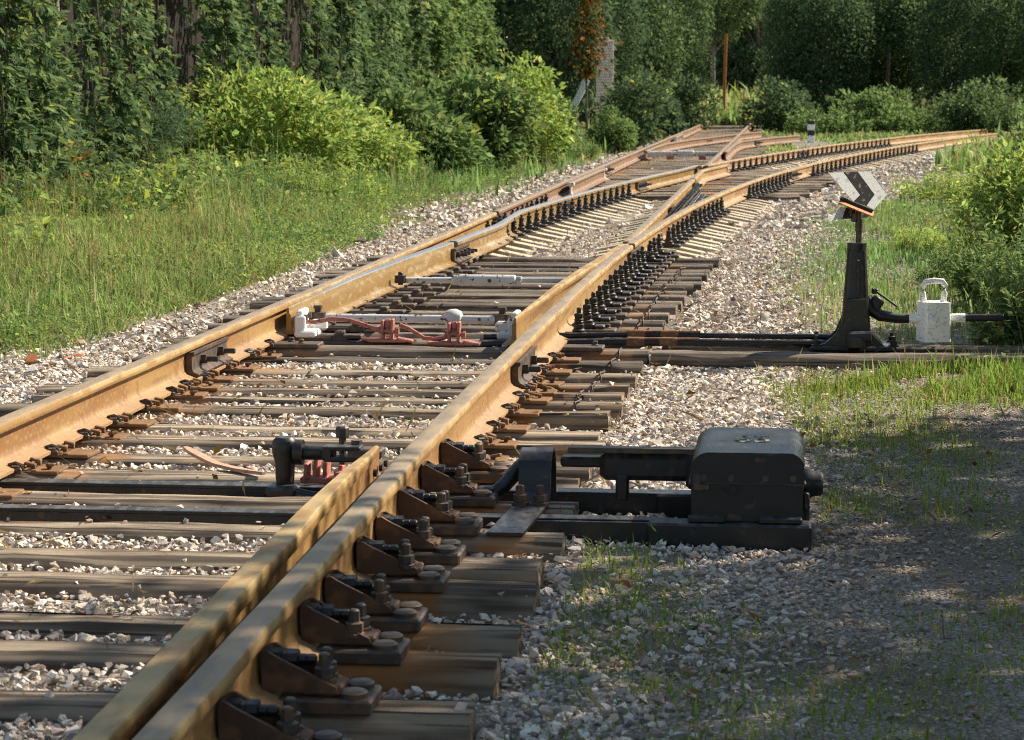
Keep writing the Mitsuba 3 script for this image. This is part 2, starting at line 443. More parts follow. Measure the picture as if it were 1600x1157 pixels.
def sleeper_mesh(l0, l1, a, w=0.185, h=0.17, seed=0, worn=1.0, yaw=0.0, dz=0.0):
    r = np.random.default_rng(seed)
    n = max(14, int((l1 - l0) / 0.085))
    t = np.linspace(0, 1, n)
    b = 0.018 + 0.022 * r.random(2) * worn
    prof = np.array([[-w / 2, -h], [-w / 2, -h * .6], [-w / 2, -b[0]], [-w / 2 + b[0] * .35, -b[0] * .4], [-w / 2 + b[0], 0], [-w / 4, 0], [0, 0.0], [w / 4, 0], [w / 2 - b[1], 0], [w / 2 - b[1] * .35, -b[1] * .4],
                     [w / 2, -b[1]], [w / 2, -h * .6], [w / 2, -h]])
    k = len(prof)
    l = l0 + (l1 - l0) * t
    P = np.zeros((n, k, 3))
    P[:, :, 0] = l[:, None] + 0.012 * (meshkit.noise(np.stack([prof[:, 0] * 30, prof[:, 1] * 30, prof[:, 0] * 0 + seed], -1)) - 0.5)
    P[:, :, 1] = a + prof[None, :, 0]
    P[:, :, 2] = RZ + dz + prof[None, :, 1]
    q = np.stack([np.broadcast_to(l[:, None] * 3.0, (n, k)), np.broadcast_to(prof[None, :, 0] * 14, (n, k)), np.broadcast_to(prof[None, :, 1] * 14 + seed * 3.7, (n, k))], -1)
    P[:, :, 1] += 0.016 * worn * (meshkit.fbm(q, 3, 1) - 0.5) * 2 * np.where(np.abs(prof[:, 0]) > w * .3, 1, 0)[None]
    P[:, :, 2] += 0.009 * worn * (meshkit.fbm(q * 1.3, 3, 2) - 0.5) * 2
    edge = np.where((np.abs(prof[:, 0]) > w * .36) & (prof[:, 1] > -b.max() - .001), 1, 0)[None]
    P[:, :, 2] -= edge * worn * 0.03 * np.clip(meshkit.noise(q[:, :, :] * [0.9, 0, 0] + [0, 0, seed]) - 0.55, 0, 1) * 2
    c, s = math.cos(yaw), math.sin(yaw)
    m = (l0 + l1) / 2
    x, y = P[:, :, 0] - m, P[:, :, 1] - a
    P[:, :, 0], P[:, :, 1] = m + x * c - y * s, a + x * s + y * c
    v = P.reshape(-1, 3)
    ii, jj = np.meshgrid(np.arange(n - 1), np.arange(k), indexing='ij')
    ii, jj = ii.ravel(), jj.ravel(); j2 = (jj + 1) % k
    f = tri(np.stack([ii * k + jj, ii * k + j2, (ii + 1) * k + j2, (ii + 1) * k + jj], 1))[:, ::-1]
    v = np.vstack([v, P[0].mean(0), P[-1].mean(0)])
    e = n * k; jj = np.arange(k); j2 = (jj + 1) % k
    f = np.vstack([f, np.stack([j2, jj, jj * 0 + e], 1)[:, ::-1], np.stack([jj + e - k, j2 + e - k, jj * 0 + e + 1], 1)[:, ::-1]])
    return v, f


# shared little ironwork, in a local track frame with the origin on the sleeper under the rail's foot edge
def hex_bolt(c, r, h, n=6, shank=None):
    parts = [lathe([(r, 0), (r, h * .8), (r * .8, h)], c, n)]
    if shank:
        parts.append(lathe([(r * .5, h * .9), (r * .5, h + shank * .8), (r * .35, h + shank)], c, 8))
    return join(parts)


r0 = np.random.default_rng(5)
plate_ply = mikit.ply(join([box((0.02, 0, 0.003), (0.33, 0.15, 0.014), .003), box((0.095, 0, .010), (0.02, 0.145, 0.008), .003)]), 'tie_rust', 30)
spike_ply = mikit.ply(join([box((0, 0, 0.008), (0.016, 0.016, 0.02), .002), box((-0.012, 0, 0.019), (0.042, 0.026, 0.012), .004, ry=.22)]), 'rust_plate', 30)
anchor_ply = mikit.ply(join([box((0.006, 0, 0.0), (0.035, 0.022, 0.024), .005, rz=.3), tube([(-.02, 0, .012), (.008, .004, .018), (.028, .006, .010), (.034, .008, -.008)], [.006, .008, .008, .005], 6), box((.016, -.010, -.010), (.036, .014, .02), .003, rz=-.4)]), 'dark_steel', 30)
PAWN = [(.036, 0), (.038, .018), (.028, .026), (.031, .032), (.031, .05), (.022, .054), (.027, .058), (.027, .064), (.023, .068), (.027, .072), (.027, .078), (.022, .082), (.025, .085), (.025, .108), (.014, .112), (.013, .140), (.008, .144)]
clip_ply = mikit.ply(join([box((-.02, 0, .02), (.13, .085, .04), .008), lathe(PAWN, (0.0, 0, 0.035), 9), box((.075, 0, .014), (.06, .11, .028), .006)]), 'black_paint', 35)
pad_ply = mikit.ply(join([box((0.05, 0, .012), (.34, .17, .024), .005)]), 'dark_steel', 30)
screw_ply = mikit.ply(join([lathe([(.022, 0), (.022, .004), (.015, .008), (.015, .022), (.010, .025)], (0, 0, 0), 7)]), 'dark_steel', 35)

SLEEPERS = [3.95, 4.46, 4.95, 5.42, 5.91, 6.28, 6.78, 7.19, 7.67, 8.21, 8.75, 9.18, 9.62, 10.05, 10.58, 11.02, 11.30, 11.64, 12.13, 12.69,
            13.20, 13.60, 14.17, 14.64, 15.15, 15.62, 16.05, 16.51, 16.95, 17.40, 17.80, 18.17, 18.57, 18.98, 19.36, 19.75, 20.15, 20.66]
REND = np.interp(SLEEPERS, [3.9, 5.9, 8, 12, 14, 16.5, 18.2, 19.8, 20.7], [-.66, -.665, -.70, -.745, -.73, -.70, -.62, -.58, -.55])
sleeper_keys = {}
for n_, (a, re) in enumerate(zip(SLEEPERS, REND)):
    dark = a > 12.4
    k = n_
    if a < 7.9:
        lab = f'weathered grey timber sleeper, {ORD[sum(1 for s in SLEEPERS if a <= s < 7.9)]} on the viewer\'s side of the point machine beams'
    elif a < 11.1:
        lab = f'split grey timber sleeper, {ORD[sum(1 for s in SLEEPERS if 7.9 <= s <= a)]} beyond the foot plate of the point machine strap'
    elif a < 13.1:
        lab = f'cracked timber sleeper, {ORD[sum(1 for s in SLEEPERS if 11.1 <= s <= a)]} beyond the bolted joint in the right rail'
    elif a < 13.9:
        lab = 'dark timber sleeper in line with the ' + ('front' if a < 13.4 else 'rear') + ' long timber of the switch stand'
    else:
        lab = f'dark tarred timber sleeper, {ORD[sum(1 for s in SLEEPERS if 13.9 <= s <= a)]} beyond the switch stand timbers'
    t = thing('timber_sleeper', lab, 'railway sleeper', 'timber sleepers under the near track')
    sleeper_keys[a] = t
    le = -3.50 + 0.14 * rng.random() - (0.05 if a > 14 else 0)
    scene[t] = mikit.ply(T(sleeper_mesh(le, re + 0.05 * (rng.random() - .5), a, 0.185 if a < 12.5 else .20, .17, n_ + 1, 1.0 if a < 14 else .7, rng.normal(0, .006), rng.normal(0, .005) - (0.01 if a > 13.9 else 0))), 'wood_dark' if dark else 'wood_grey', 40)
    rl = float(curve_r(a)) + .0375        # right rail axis
    if a < 13.0:
        brace_zone = 5.0 < a < 8.6
        for rail_l, side in ((-2.8375, 1), (rl, 1)):
            if brace_zone and rail_l > -2:
                continue
            pl = add('tie_plate', plate_ply, None, t, mat=place_matrix(rail_l + .02, a + rng.normal(0, .01), RZ, rng.normal(0, .04)))
            for dy in (-.04, .045):
                add('spike', spike_ply, None, pl, mat=place_matrix(rail_l + .098 + rng.random() * .012, a + dy, RZ + .010 + rng.random() * .008, rng.normal(0, .3)))
            if rng.random() < .5:
                add('spike', spike_ply, None, pl, mat=place_matrix(rail_l + .155, a + rng.normal(0, .03), RZ + .006, rng.random() * 3))
    else:
        pl = add('tie_plate', pad_ply, None, t, mat=place_matrix(rl + .07, a, RZ))
        add('spike', screw_ply, None, pl, mat=place_matrix(rl + .24, a + .03, RZ + .024))
        pl = add('tie_plate', pad_ply, None, t, mat=place_matrix(-2.8375 + .11, a, RZ))
        for dx in (.16, .23):
            add('spike', screw_ply, None, pl, mat=place_matrix(-2.8375 + dx, a + .04 * (-1 if dx > .2 else 1), RZ + .024))
# wire ties round the sleeper ends
for a in [x for x in SLEEPERS if 10.9 < x < 19.5]:
    rl = float(curve_r(a))
    w0 = rl + np.interp(a, [11, 13, 19], [.36, .42, .44]) + rng.normal(0, .015)
    pts = [(w0 + .004 * k, a - .12 + .006 * math.sin(k), z) for k, z in ((0, -.06), (1, -.02))] + [(w0 + rng.normal(0, .008), a + y, RZ + .006) for y in (-.112, -.05, 0, .05, .11)] + [(w0, a + .12, -.03)]
    add('binding_wire', T(tube(pts, .0055, 5)), 'dark_steel', sleeper_keys[a], True)


def concrete_mesh(l0, l1, a, seed, rot=0.0, mid=None, seats=()):
    """A concrete sleeper: raised at the rails, lower between and at the ends."""
    r = np.random.default_rng(seed)
    l = np.linspace(l0, l1, 40)
    d = np.min([np.abs(l - s) for s in seats], axis=0)
    top = RZ - 0.085 * np.clip((d - .12) / .42, 0, 1) + r.normal(0, .004)
    w = 0.115
    prof = np.stack([np.stack([np.full(40, -w - .03), np.full(40, -.16)], 1), np.stack([np.full(40, -w), top - .025], 1), np.stack([np.full(40, -w + .02), top], 1), np.stack([np.full(40, w - .02), top], 1), np.stack([np.full(40, w), top - .025], 1), np.stack([np.full(40, w + .03), np.full(40, -.16)], 1)], 1)
    mid = (l0 + l1) / 2 if mid is None else mid
    path = np.stack([mid + (l - mid) * math.cos(rot), a - (l - mid) * math.sin(rot)], 1)
    return sweep(prof, path)


CONC = list(np.arange(21.2, 32.4, 0.51))
for n_, a in enumerate(CONC):
    re = float(curve_r(a)) + .62
    key = thing('concrete_sleeper', f'sandy concrete sleeper in the turnout, {ORD[n_ + 1]} beyond the last dark timber', 'railway sleeper', 'concrete sleepers in the turnout')
    scene[key] = mikit.ply(T(concrete_mesh(-3.32, re, a, n_, (a - 14.8) / 400, float(curve_r(a)), (-2.84, float(curve_r(a)) - 1.55, -1.24, float(curve_r(a)) + .04))), 'concrete', 35)
FROG = list(np.arange(32.9, 44.2, 0.55))
for n_, a in enumerate(FROG):
    key = thing('timber_sleeper', f'worn timber bearer under the crossing, {ORD[n_ + 1]} beyond the last concrete sleeper', 'railway sleeper', 'timber bearers under the crossing')
    scene[key] = mikit.ply(T(sleeper_mesh(-3.4, float(curve_r(a)) + .62 + rng.normal(0, .05), a, .23, .16, 200 + n_, .6, .004 * n_ / 4, rng.normal(0, .005))), 'wood_grey', 40)
for n_, a in enumerate(np.arange(44.9, 97, 0.62)):
    c = float(curve_r(a)); rot = (a - 14.8) / 200
    if a < 80:
        key = thing('concrete_sleeper', f'sandy concrete sleeper of the curved track, {ORD[n_ + 1]} past the crossing', 'railway sleeper', 'concrete sleepers of the far curve')
        scene[key] = mikit.ply(T(concrete_mesh(c - 2.1, c + .6, a, 300 + n_, rot, c - .75, (c - 1.55, c + .04))), 'concrete', 35)
    key = thing('timber_sleeper', f'grey timber sleeper of the straight track, {ORD[n_ + 1]} past the crossing', 'railway sleeper', 'timber sleepers of the far straight track')
    scene[key] = mikit.ply(T(sleeper_mesh(-3.45, -.65 + (np.interp(a, [50, 62, 74, 75, 97], [0, .3, 1.2, 0, 0])), a, .24, .16, 400 + n_, .5)), 'wood_grey', 40)

# ------------------------------------------------------------------ rails
HALF = [(.0750, 0), (.0750, .011), (.052, .019), (.022, .032), (.0115, .046), (.009, .065), (.009, .118), (.0125, .132), (.0350, .142), (.0375, .146), (.0368, .168), (.0335, .1755), (.025, .1790), (0, .1800)]
RAIL = np.array(HALF + [(-x, z) for x, z in HALF[-2::-1]])
RBASE = 0.04


def rail_path(f, a0, a1, step=0.25):
    a = np.arange(a0, a1 + 1e-6, step)
    return np.stack([f(a), a], 1)


def blade_profile(w, drop=0.0, gauge=-1):
    """Switch blade: flat planed side away from the gauge face, w wide on top; gauge -1: gauge face to the left (-l)."""
    w = float(w)
    pts = np.array([(-.058, .012), (-.058, .022), (-.014, .040), (-.010, .06), (-.010, .122), (-.001, .136), (0, .170 - drop), (.004, .176 - drop), (max(w - .004, .005), .176 - drop), (w + .001, .168 - drop), (w + .001, .136), (w * .55 + .008, .122), (w * .55 + .008, .05), (w + .012, .036), (w + .012, .012)])
    return pts if gauge < 0 else (pts * [-1, 1])[::-1]


def left_axis(a):
    return np.interp(a, [0, 22, 32, 60, 100], [-2.8375, -2.8375, -2.885, -2.90, -2.92])


KINK = rng.normal(0, .003, 400)


def jitter(a, s):
    return np.interp(a, np.linspace(0, 100, 400), np.convolve(KINK, np.ones(9) / 3, 'same')) * s


JOINT_L, JOINT_R = 11.75, 11.55
lr = thing('stock_rail', 'long rusty ochre rail, outer one on the left side next to the grass verge', 'rail')
scene[lr] = mikit.ply(T(sweep(RAIL[::-1], rail_path(lambda a: left_axis(a) + jitter(a, .6), .6, 24.3), RBASE)), 'rail_steel', 35)
lr2 = thing('stock_rail', 'reddish brown rail running straight on along the left verge beyond the turnout', 'rail')
scene[lr2] = mikit.ply(T(sweep(RAIL[::-1], rail_path(lambda a: left_axis(a) + jitter(a, .6), 24.31, 95), RBASE)), 'rail_far', 35)
rr = thing('stock_rail', 'rusty ochre rail with braces that runs beside the black point machine', 'rail')
scene[rr] = mikit.ply(T(sweep(RAIL[::-1], rail_path(lambda a: curve_r(a) + .0375 + jitter(a + 30, .6), .6, 19.3), RBASE)), 'rail_steel', 35)
rr2 = thing('stock_rail', 'rusty ochre inner rail of the track curving away to the right', 'rail')
a_ = np.arange(19.31, 100, .3)
scene[rr2] = mikit.ply(T(sweep(RAIL[::-1], np.stack([curve_r(a_) + .0375, a_], 1), RBASE)), 'rail_steel', 35)

# switch blades and closure rails
ab = np.arange(13.55, 19.4, .2)
wl = np.interp(ab, [13.5, 14.2, 17.5, 18.5], [.012, .03, .07, .07])
lb = thing('point_rail', 'closed switch blade with bluish polished top lying against the left rail', 'point rail')
lbp = np.stack([np.interp(ab, [13.5, 16, 17.5, 19.3], [-2.755, -2.722, -2.678, -2.60]), ab], 1)
scene[lb] = mikit.ply(T(sweep(np.stack([blade_profile(w, d, 1) for w, d in zip(wl, np.interp(ab, [13.5, 15.5], [.012, 0]))]), lbp, RBASE)), 'rail_polished', 35)


def outer(a):
    return curve_r(a) - np.interp(a, [19, 24, 30], [1.49, 1.53, 1.53]) - .0375


a_ = np.arange(19.45, 34.2, .3)
cl = thing('closure_rail', 'curved closure rail with shiny worn top between the left blade and the crossing', 'rail')
scene[cl] = mikit.ply(T(sweep(RAIL[::-1], np.stack([np.interp(a_, [19.4, 22, 24.5], [-2.62, -2.545, float(outer(24.5))]) * (a_ < 24.5) + outer(a_) * (a_ >= 24.5), a_], 1), RBASE)), 'rail_polished', 35)
ab = np.arange(13.1, 19.5, .2)
rb = thing('point_rail', 'open switch blade standing clear of the right rail, gap visible at its tip', 'point rail')
rbp = np.stack([np.interp(ab, [13.1, 15.4, 16.6, 18, 19.5], [-1.437, -1.405, -1.375, -1.318, -1.275]), ab], 1)
scene[rb] = mikit.ply(T(sweep(np.stack([blade_profile(w, d, -1) for w, d in zip(np.interp(ab, [13.1, 14.0, 17, 18.5], [.012, .03, .066, .07]), np.interp(ab, [13, 15], [.014, 0]))])[:, ::-1], rbp, RBASE)), 'rail_steel', 35)
a_ = np.arange(19.55, 33.5, .3)
cr = thing('closure_rail', 'straight closure rail with pale worn top leading from the open blade to the crossing', 'rail')
scene[cr] = mikit.ply(T(sweep(RAIL[::-1], np.stack([a_ * 0 - 1.2375, a_], 1), RBASE)), 'rail_steel', 35)
# crossing (frog): two wing rails and the vee
fr = thing('crossing', 'rusty frog of the turnout where the curved and straight rails cross', 'railway crossing')
a_ = np.arange(33.6, 44.0, .3)
wing1 = np.stack([-1.2375 + .105 * np.maximum(a_ - 37.3, 0), a_], 1)
wing2 = np.stack([np.where(a_ < 37.0, outer(a_), outer(np.array(37.0)) + (a_ - 37) * .085), a_], 1)
add('wing_rail', T(sweep(RAIL[::-1], wing1[a_ < 40.2], RBASE)), 'rail_steel', fr, 35)
add('wing_rail', T(sweep(RAIL[::-1], wing2[a_ < 39.6], RBASE)), 'rail_polished', fr, 35)
a_ = np.arange(39.3, 95, .4)
add('vee_rail', T(sweep(RAIL[::-1], np.stack([a_ * 0 - 1.2375, a_], 1), RBASE)), 'rail_far', fr, 35)
a_ = np.arange(39.2, 100, .4)
orail = thing('curved_rail', 'rusty outer rail of the track curving away behind the striped post', 'rail')
scene[orail] = mikit.ply(T(sweep(RAIL[::-1], np.stack([curve_r(a_) - 1.515 - .0375, a_], 1), RBASE)), 'rail_steel', 35)
wl_ = float(np.interp(40.2, wing1[:, 1], wing1[:, 0]))
add('wing_end', T(join([box((wl_, 40.12, .205), (.085, .05, .04), .008), box((wl_, 40.12, .1), (.05, .05, .12), .008)])), 'white_paint', fr, 30)
# check rail on the left
gr = thing('check_rail', 'brown check rail with white painted flared ends inside the far left rail', 'check rail')
a_ = np.arange(31.5, 37.6, .2)
gl = left_axis(a_) + .125 + .06 * np.clip(np.abs(a_ - 34.5) - 2.4, 0, 1)
add('bar', T(sweep(RAIL[::-1], np.stack([gl, a_], 1), RBASE + .008)), 'rail_far', gr, 35)
for e in (0, -1):
    add('painted_end', T(sweep(RAIL[::-1] * [1.15, 1.05], np.stack([gl[e] + np.zeros(3), a_[e] + np.array([-.06, 0, .06]) + (.05 if e == 0 else -.05)], 1), RBASE + .006)), 'white_paint', gr, 35)


# fishplates
def fishplate(rail, l, a0, a1, nb, slope=0.0):
    c = (a0 + a1) / 2
    prof = np.array([(.012, .028), (.072, .018), (.078, .030), (.052, .042), (.044, .056), (.044, .112), (.054, .124), (.054, .138), (.014, .134)])
    k = add('fishplate', T(sweep(prof[::-1], np.stack([l + slope * (np.array([a0, c, a1]) - c), [a0, c, a1]], 1), RBASE)), 'dark_steel', rail, 30)
    for i_ in range(nb):
        y = a0 + (a1 - a0) * (i_ + .5) / nb
        add('bolt', T(join([lathe([(.024, .044), (.024, .072), (.015, .074), (.015, .125), (.011, .13)], (l + slope * (y - c), y, RBASE + .086), 6, 'x'), lathe([(.031, .04), (.031, .047)], (l + slope * (y - c), y, RBASE + .086), 10, 'x')])), 'dark_steel', k, 35)


fishplate(lr, -2.8375, 11.42, 12.16, 2)
fishplate(rr, float(curve_r(11.6)) + .0375, 11.15, 11.92, 2)
fishplate(lb, -2.60, 19.15, 19.85, 4, .03)
fishplate(rr, float(curve_r(19.3)) + .0375, 18.9, 19.7, 4, .05)
fishplate(lr, -2.845, 24.0, 24.7, 4)
fishplate(cl, float(outer(27.3)), 27.0, 27.7, 4, .06)
fishplate(cl, float(outer(33.6)), 33.2, 34.0, 4, .09)
fishplate(cr, -1.2375, 26.2, 26.9, 4)
fishplate(cr, -1.2375, 33.1, 33.9, 4)
fishplate(rr2, float(curve_r(26.0)) + .0375, 25.6, 26.3, 4, .056)
fishplate(rr2, float(curve_r(38)) + .0375, 37.6, 38.4, 4, .115)
fishplate(orail, float(curve_r(50.5)) - 1.5525, 50.1, 50.9, 4, .18)
fishplate(lr2, float(left_axis(40)), 39.6, 40.4, 4)

# spring-washer bolts on rails
def clips(rail, positions, l_of, rot_of=lambda a: 0.0, off=.075):
    for a in positions:
        add('rail_clip', clip_ply, None, rail, mat=place_matrix(float(l_of(a)) + off, a, RZ + .018, -rot_of(a)))


crot = lambda a: (a - 14.8) / 200
clips(rr, [a for a in SLEEPERS if 13.4 < a < 19], lambda a: curve_r(a) + .0375, off=.12)
clips(rr2, [a for a in SLEEPERS if a > 19.5] + CONC[1:14], lambda a: curve_r(a) + .0375, crot, .12)
clips(rr2, list(np.arange(31.5, 37, .5)) + list(np.arange(40, 56, .62)), lambda a: curve_r(a) + .0375, crot, .11)
clips(cl, [a for a in CONC if 21.5 < a < 33], lambda a: outer(a), crot, .12)
clips(cr, [a for a in CONC if a > 22] + [a + .25 for a in CONC if 23 < a < 32], lambda a: -1.2375, off=.12)
clips(lr, [22.6, 23.1, 23.6, 24.1], lambda a: left_axis(a), off=.12)
clips(lr2, [24.8, 25.3, 25.8, 26.3, 26.8, 27.4, 28, 28.5], lambda a: left_axis(a), off=.12)
clips(orail, list(np.arange(42, 62, .62)), lambda a: curve_r(a) - 1.5525, crot, .11)
for rail, la_, rng_ in ((lr, lambda a: left_axis(a), (5.2, 13.3)), (rr, lambda a: float(curve_r(a)) + .0375, (8.9, 13.2))):
    for a in [x for x in SLEEPERS if rng_[0] < x < rng_[1]]:
        add('rail_anchor', anchor_ply, None, rail, mat=place_matrix(float(la_(a)) + .065, a - .125 + rng.normal(0, .01), RBASE + .012, rng.normal(0, .2)))

# rail braces on the near right rail: gusset plates, web bolt, two foot bolts on a thick chair plate
def gusset(y):
    poly = [(-.028, .01), (-.030, .088), (-.026, .100), (-.014, .102), (.01, .088), (.125, .032), (.142, .024), (.148, .010)]
    return extrude(poly, .012, lambda v: np.stack([v[:, 0], v[:, 2] + y, v[:, 1]], 1))


back = sweep(np.array([(-.004, .01), (.004, .01), (.004, .10), (-.004, .10)])[::-1], [(-.024, -.05), (-.028, 0), (-.024, .05)])
chair_ply = mikit.ply(box((.045, 0, .018), (.45, .165, .036), .006), 'dark_steel', 30)
brace_ply = mikit.ply(join([gusset(-.046), gusset(.046), back, box((.105, 0, .014), (.10, .09, .026), .005)]), 'brace_iron', 30)
wbolt_ply = mikit.ply(join([lathe([(.026, -.02), (.026, .012), (.021, .014), (.021, .024), (.024, .026), (.024, .050), (.013, .053), (.013, .068), (.011, .070), (.013, .072), (.013, .088), (.009, .092)], (0, 0, 0), 8, 'x')]), 'black_paint', 35)
fbolt_ply = mikit.ply(lathe([(.027, 0), (.027, .008), (.022, .010), (.024, .014), (.024, .034), (.015, .037), (.014, .064), (.009, .068)], (0, 0, 0), 7), 'dark_steel', 35)
oval_ply = mikit.ply(lathe([(.033, 0), (.033, .012), (.024, .018)], (0, 0, 0), 12), 'dark_steel', 35)
for a in [x for x in SLEEPERS if 4.3 < x < 8.9]:
    t = sleeper_keys[a]
    rl = float(curve_r(a)) + .0375
    cp = add('chair_plate', chair_ply, None, t, mat=place_matrix(rl, a, RZ))
    for dy in (-.045, .045):
        add('screw_head', oval_ply, None, cp, mat=place_matrix(rl + .225, a + dy, RZ + .036))
    b = add('rail_brace', brace_ply, None, rr, mat=place_matrix(rl + .045, a + rng.normal(0, .006), RZ + .036, rng.normal(0, .035)))
    add('bolt', wbolt_ply, None, b, mat=place_matrix(rl + .04, a, RZ + .036 + .074))
    for dy in (-.028, .03):
        add('bolt', fbolt_ply, None, b, mat=place_matrix(rl + .152 + rng.normal(0, .004), a + dy, RZ + .036 + .022 + rng.random() * .008, rng.random()))

# derail blade at the near right rail
ab = np.arange(.8, 8.45, .15)
db = thing('derail_point', 'short rusty derail blade with pointed tip left of the right rail', 'derail')
dbp = np.stack([np.interp(ab, [0, 3, 4.87, 6, 7, 8.45], [-1.25, -1.275, -1.325, -1.360, -1.385, -1.395]), ab], 1)
scene[db] = mikit.ply(T(sweep(np.stack([blade_profile(w, d, -1) for w, d in zip(np.interp(ab, [4, 6.5, 8.0, 8.44], [.072, .066, .032, .010]), np.interp(ab, [7.6, 8.44], [0, .018]))])[:, ::-1], dbp, RBASE)), 'rail_steel', 35)
for k_, y in enumerate((8.05, 8.17, 8.27)):
    add('bolt', T(lathe([(.013, 0), (.013, .012)], (-1.355, y, .145), 8, 'x')), 'dark_steel', db, 35)
for a in (4.95, 5.91, 6.78, 7.67, 8.15):
    add('slide_chair', T(box((-1.40, a, RZ + .016), (.22, .14, .032), .006)), 'dark_steel', db, 30)

# ------------------------------------------------------------------ second turnout, far away on the straight track
sb = thing('point_rail', 'far curved rusty blade that starts at the second white rod', 'point rail')
pts = np.array([(-2.72, 48.6), (-2.74, 52), (-2.70, 55.6), (-2.42, 60), (-1.50, 66), (-.68, 72), (.3, 78), (1.4, 84)])
a_ = np.arange(48.6, 72, .5)
scene[sb] = mikit.ply(T(sweep(RAIL[::-1], np.stack([np.interp(a_, pts[:, 1], np.convolve(np.pad(pts[:, 0], 1, 'edge'), [.2, .6, .2], 'valid')), a_], 1), RBASE)), 'rail_far', 35)
sr = thing('curved_rail', 'far rusty rail branching off to the right from the second turnout', 'rail')
a_ = np.arange(48, 66.5, .5)
scene[sr] = mikit.ply(T(sweep(RAIL[::-1], np.stack([np.interp(a_, [44, 52, 55, 58, 60, 63, 66.2, 71, 76], [-1.15, -1.14, -1.12, -1.03, -.78, -.30, .40, 1.55, 2.9]), a_], 1), RBASE)), 'rail_far', 35)
fishplate(sr, -.70, 60.2, 61, 4, .12)
fishplate(sb, -2.0, 62.4, 63.2, 4, .15)
fr2 = thing('check_rail', 'short brown check rail with white ends in the far turnout', 'check rail')
a_ = np.arange(63, 67, .4)
add('bar', T(sweep(RAIL[::-1], np.stack([left_axis(a_) + .13, a_], 1), RBASE)), 'rail_far', fr2, 35)
for y in (62.9, 67.0):
    add('painted_end', T(box((-2.77, y, .15), (.09, .08, .16), .01)), 'white_paint', fr2, 30)
rod = thing('stretcher_rod', 'white rod with reddish marks joining the blades of the far second turnout', 'rod')
add('bar', T(tube([(-2.66, 48.9, .16), (-1.30, 48.9, .16)], .05, 10)), 'white_paint', rod, True)
add('turnbuckle', T(lathe([(.06, -.16), (.075, -.15), (.075, .15), (.06, .16)], (-1.95, 48.9, .16), 10, 'x')), 'white_paint', rod, 35)
for x in (-2.25, -1.62):
    add('bracket', T(box((x, 48.85, .085), (.14, .10, .09), .01)), 'pink_paint', rod, 30)
add('lug', T(box((-2.62, 48.9, .13), (.16, .10, .10), .01)), 'white_paint', rod, 30)

# ------------------------------------------------------------------ white rods between the blades of the near turnout
rod = thing('stretcher_rod', 'white throw rod with a round ball joint between the blade tips', 'rod')
y0 = 13.82
add('bar', T(tube([(-2.66, y0, .125), (-1.62, y0 - .01, .122)], .024, 14)), 'white_paint', rod, True)
add('ball_joint', T(join([lathe([(.02, -.055), (.045, -.042), (.056, -.015), (.056, .015), (.045, .042), (.02, .055)], (-1.86, y0, .126), 14, 'x'), lathe([(.03, -.10), (.034, -.06), (.034, 0)], (-1.86, y0, .118), 12)])), 'white_paint', rod, 40)
for s_, x in ((-1, -2.62), (1, -1.60)):
    add('eye', T(join([lathe([(.022, -.03), (.048, -.03), (.048, .03), (.022, .03)], (x + .02 * s_, y0 - .005, .125), 14), box((x + .07 * s_, y0, .122), (.09, .05, .05), .008)])), 'dark_steel', rod, 35)
    add('pin', T(lathe([(.02, -.05), (.02, .05), (.026, .052), (.026, .07)], (x + .02 * s_, y0 - .005, .125), 8)), 'dark_steel', rod, 35)
# cast lugs bolted to the blade tips
for blade, x, s_ in ((lb, -2.70, 1), (rb, -1.47, -1)):
    lug = add('tip_lug', T(join([box((x + .010 * s_, 13.62, .128), (.035, .20, .125), .008), box((x + .045 * s_, 13.60, .060), (.12, .22, .035), .012), box((x + .09 * s_, 13.70, .095), (.09, .07, .06), .012), box((x + .015 * s_, 13.52, .10), (.06, .03, .12), .01)])), 'white_paint' if s_ < 0 else 'sign_white', blade, 30)
    for y in (13.56, 13.68):
        add('bolt', T(lathe([(.016, 0), (.016, .02)], (x + .028 * s_, y, .15), 7, 'x')), 'dark_steel', lug, 35)
rod = thing('stretcher_rod', 'second white rod with a thick sleeve in the middle, beyond the ball joint rod', 'rod')
y0 = 16.74
add('bar', T(tube([(-2.58, y0, .115), (-2.2, y0, .118), (-1.44, y0 + .03, .122)], [.021, .021, .017], 12)), 'white_paint', rod, True)
add('sleeve', T(join([lathe([(.030, -.20), (.040, -.19), (.040, .19), (.030, .20)], (-2.02, y0 + .01, .118), 14, 'x'), lathe([(.034, -.235), (.034, -.205)], (-2.02, y0 + .01, .118), 6, 'x'), lathe([(.034, .205), (.034, .235)], (-2.02, y0 + .01, .118), 6, 'x')])), 'white_paint', rod, 35)
add('hole', T(lathe([(.014, 0), (.014, .004)], (-2.0, y0 - .0315, .118), 10, 'y')), 'dark_steel', rod, 35)
for x, s_ in ((-2.62, 1), (-1.43, -1)):
    add('eye', T(join([lathe([(.018, -.026), (.042, -.026), (.042, .026), (.018, .026)], (x, y0, .122), 12), lathe([(.018, -.04), (.018, .045), (.013, .05)], (x, y0, .122), 8)])), 'dark_steel', rod, 35)
# slide chairs under the left blade and the plates beside them
for a in [x for x in SLEEPERS if 13.4 < x < 19.2]:
    for rail, x in ((lb, -2.60), (rb, -1.46)):
        add('slide_chair', T(join([box((x + .03, a, RZ + .016), (.30, .15, .030), .005), box((x + .13, a - .02, RZ + .04), (.05, .09, .03), .006), box((x + .21, a, RZ + .022), (.09, .12, .020), .005)])), 'dark_steel', rail, 30)

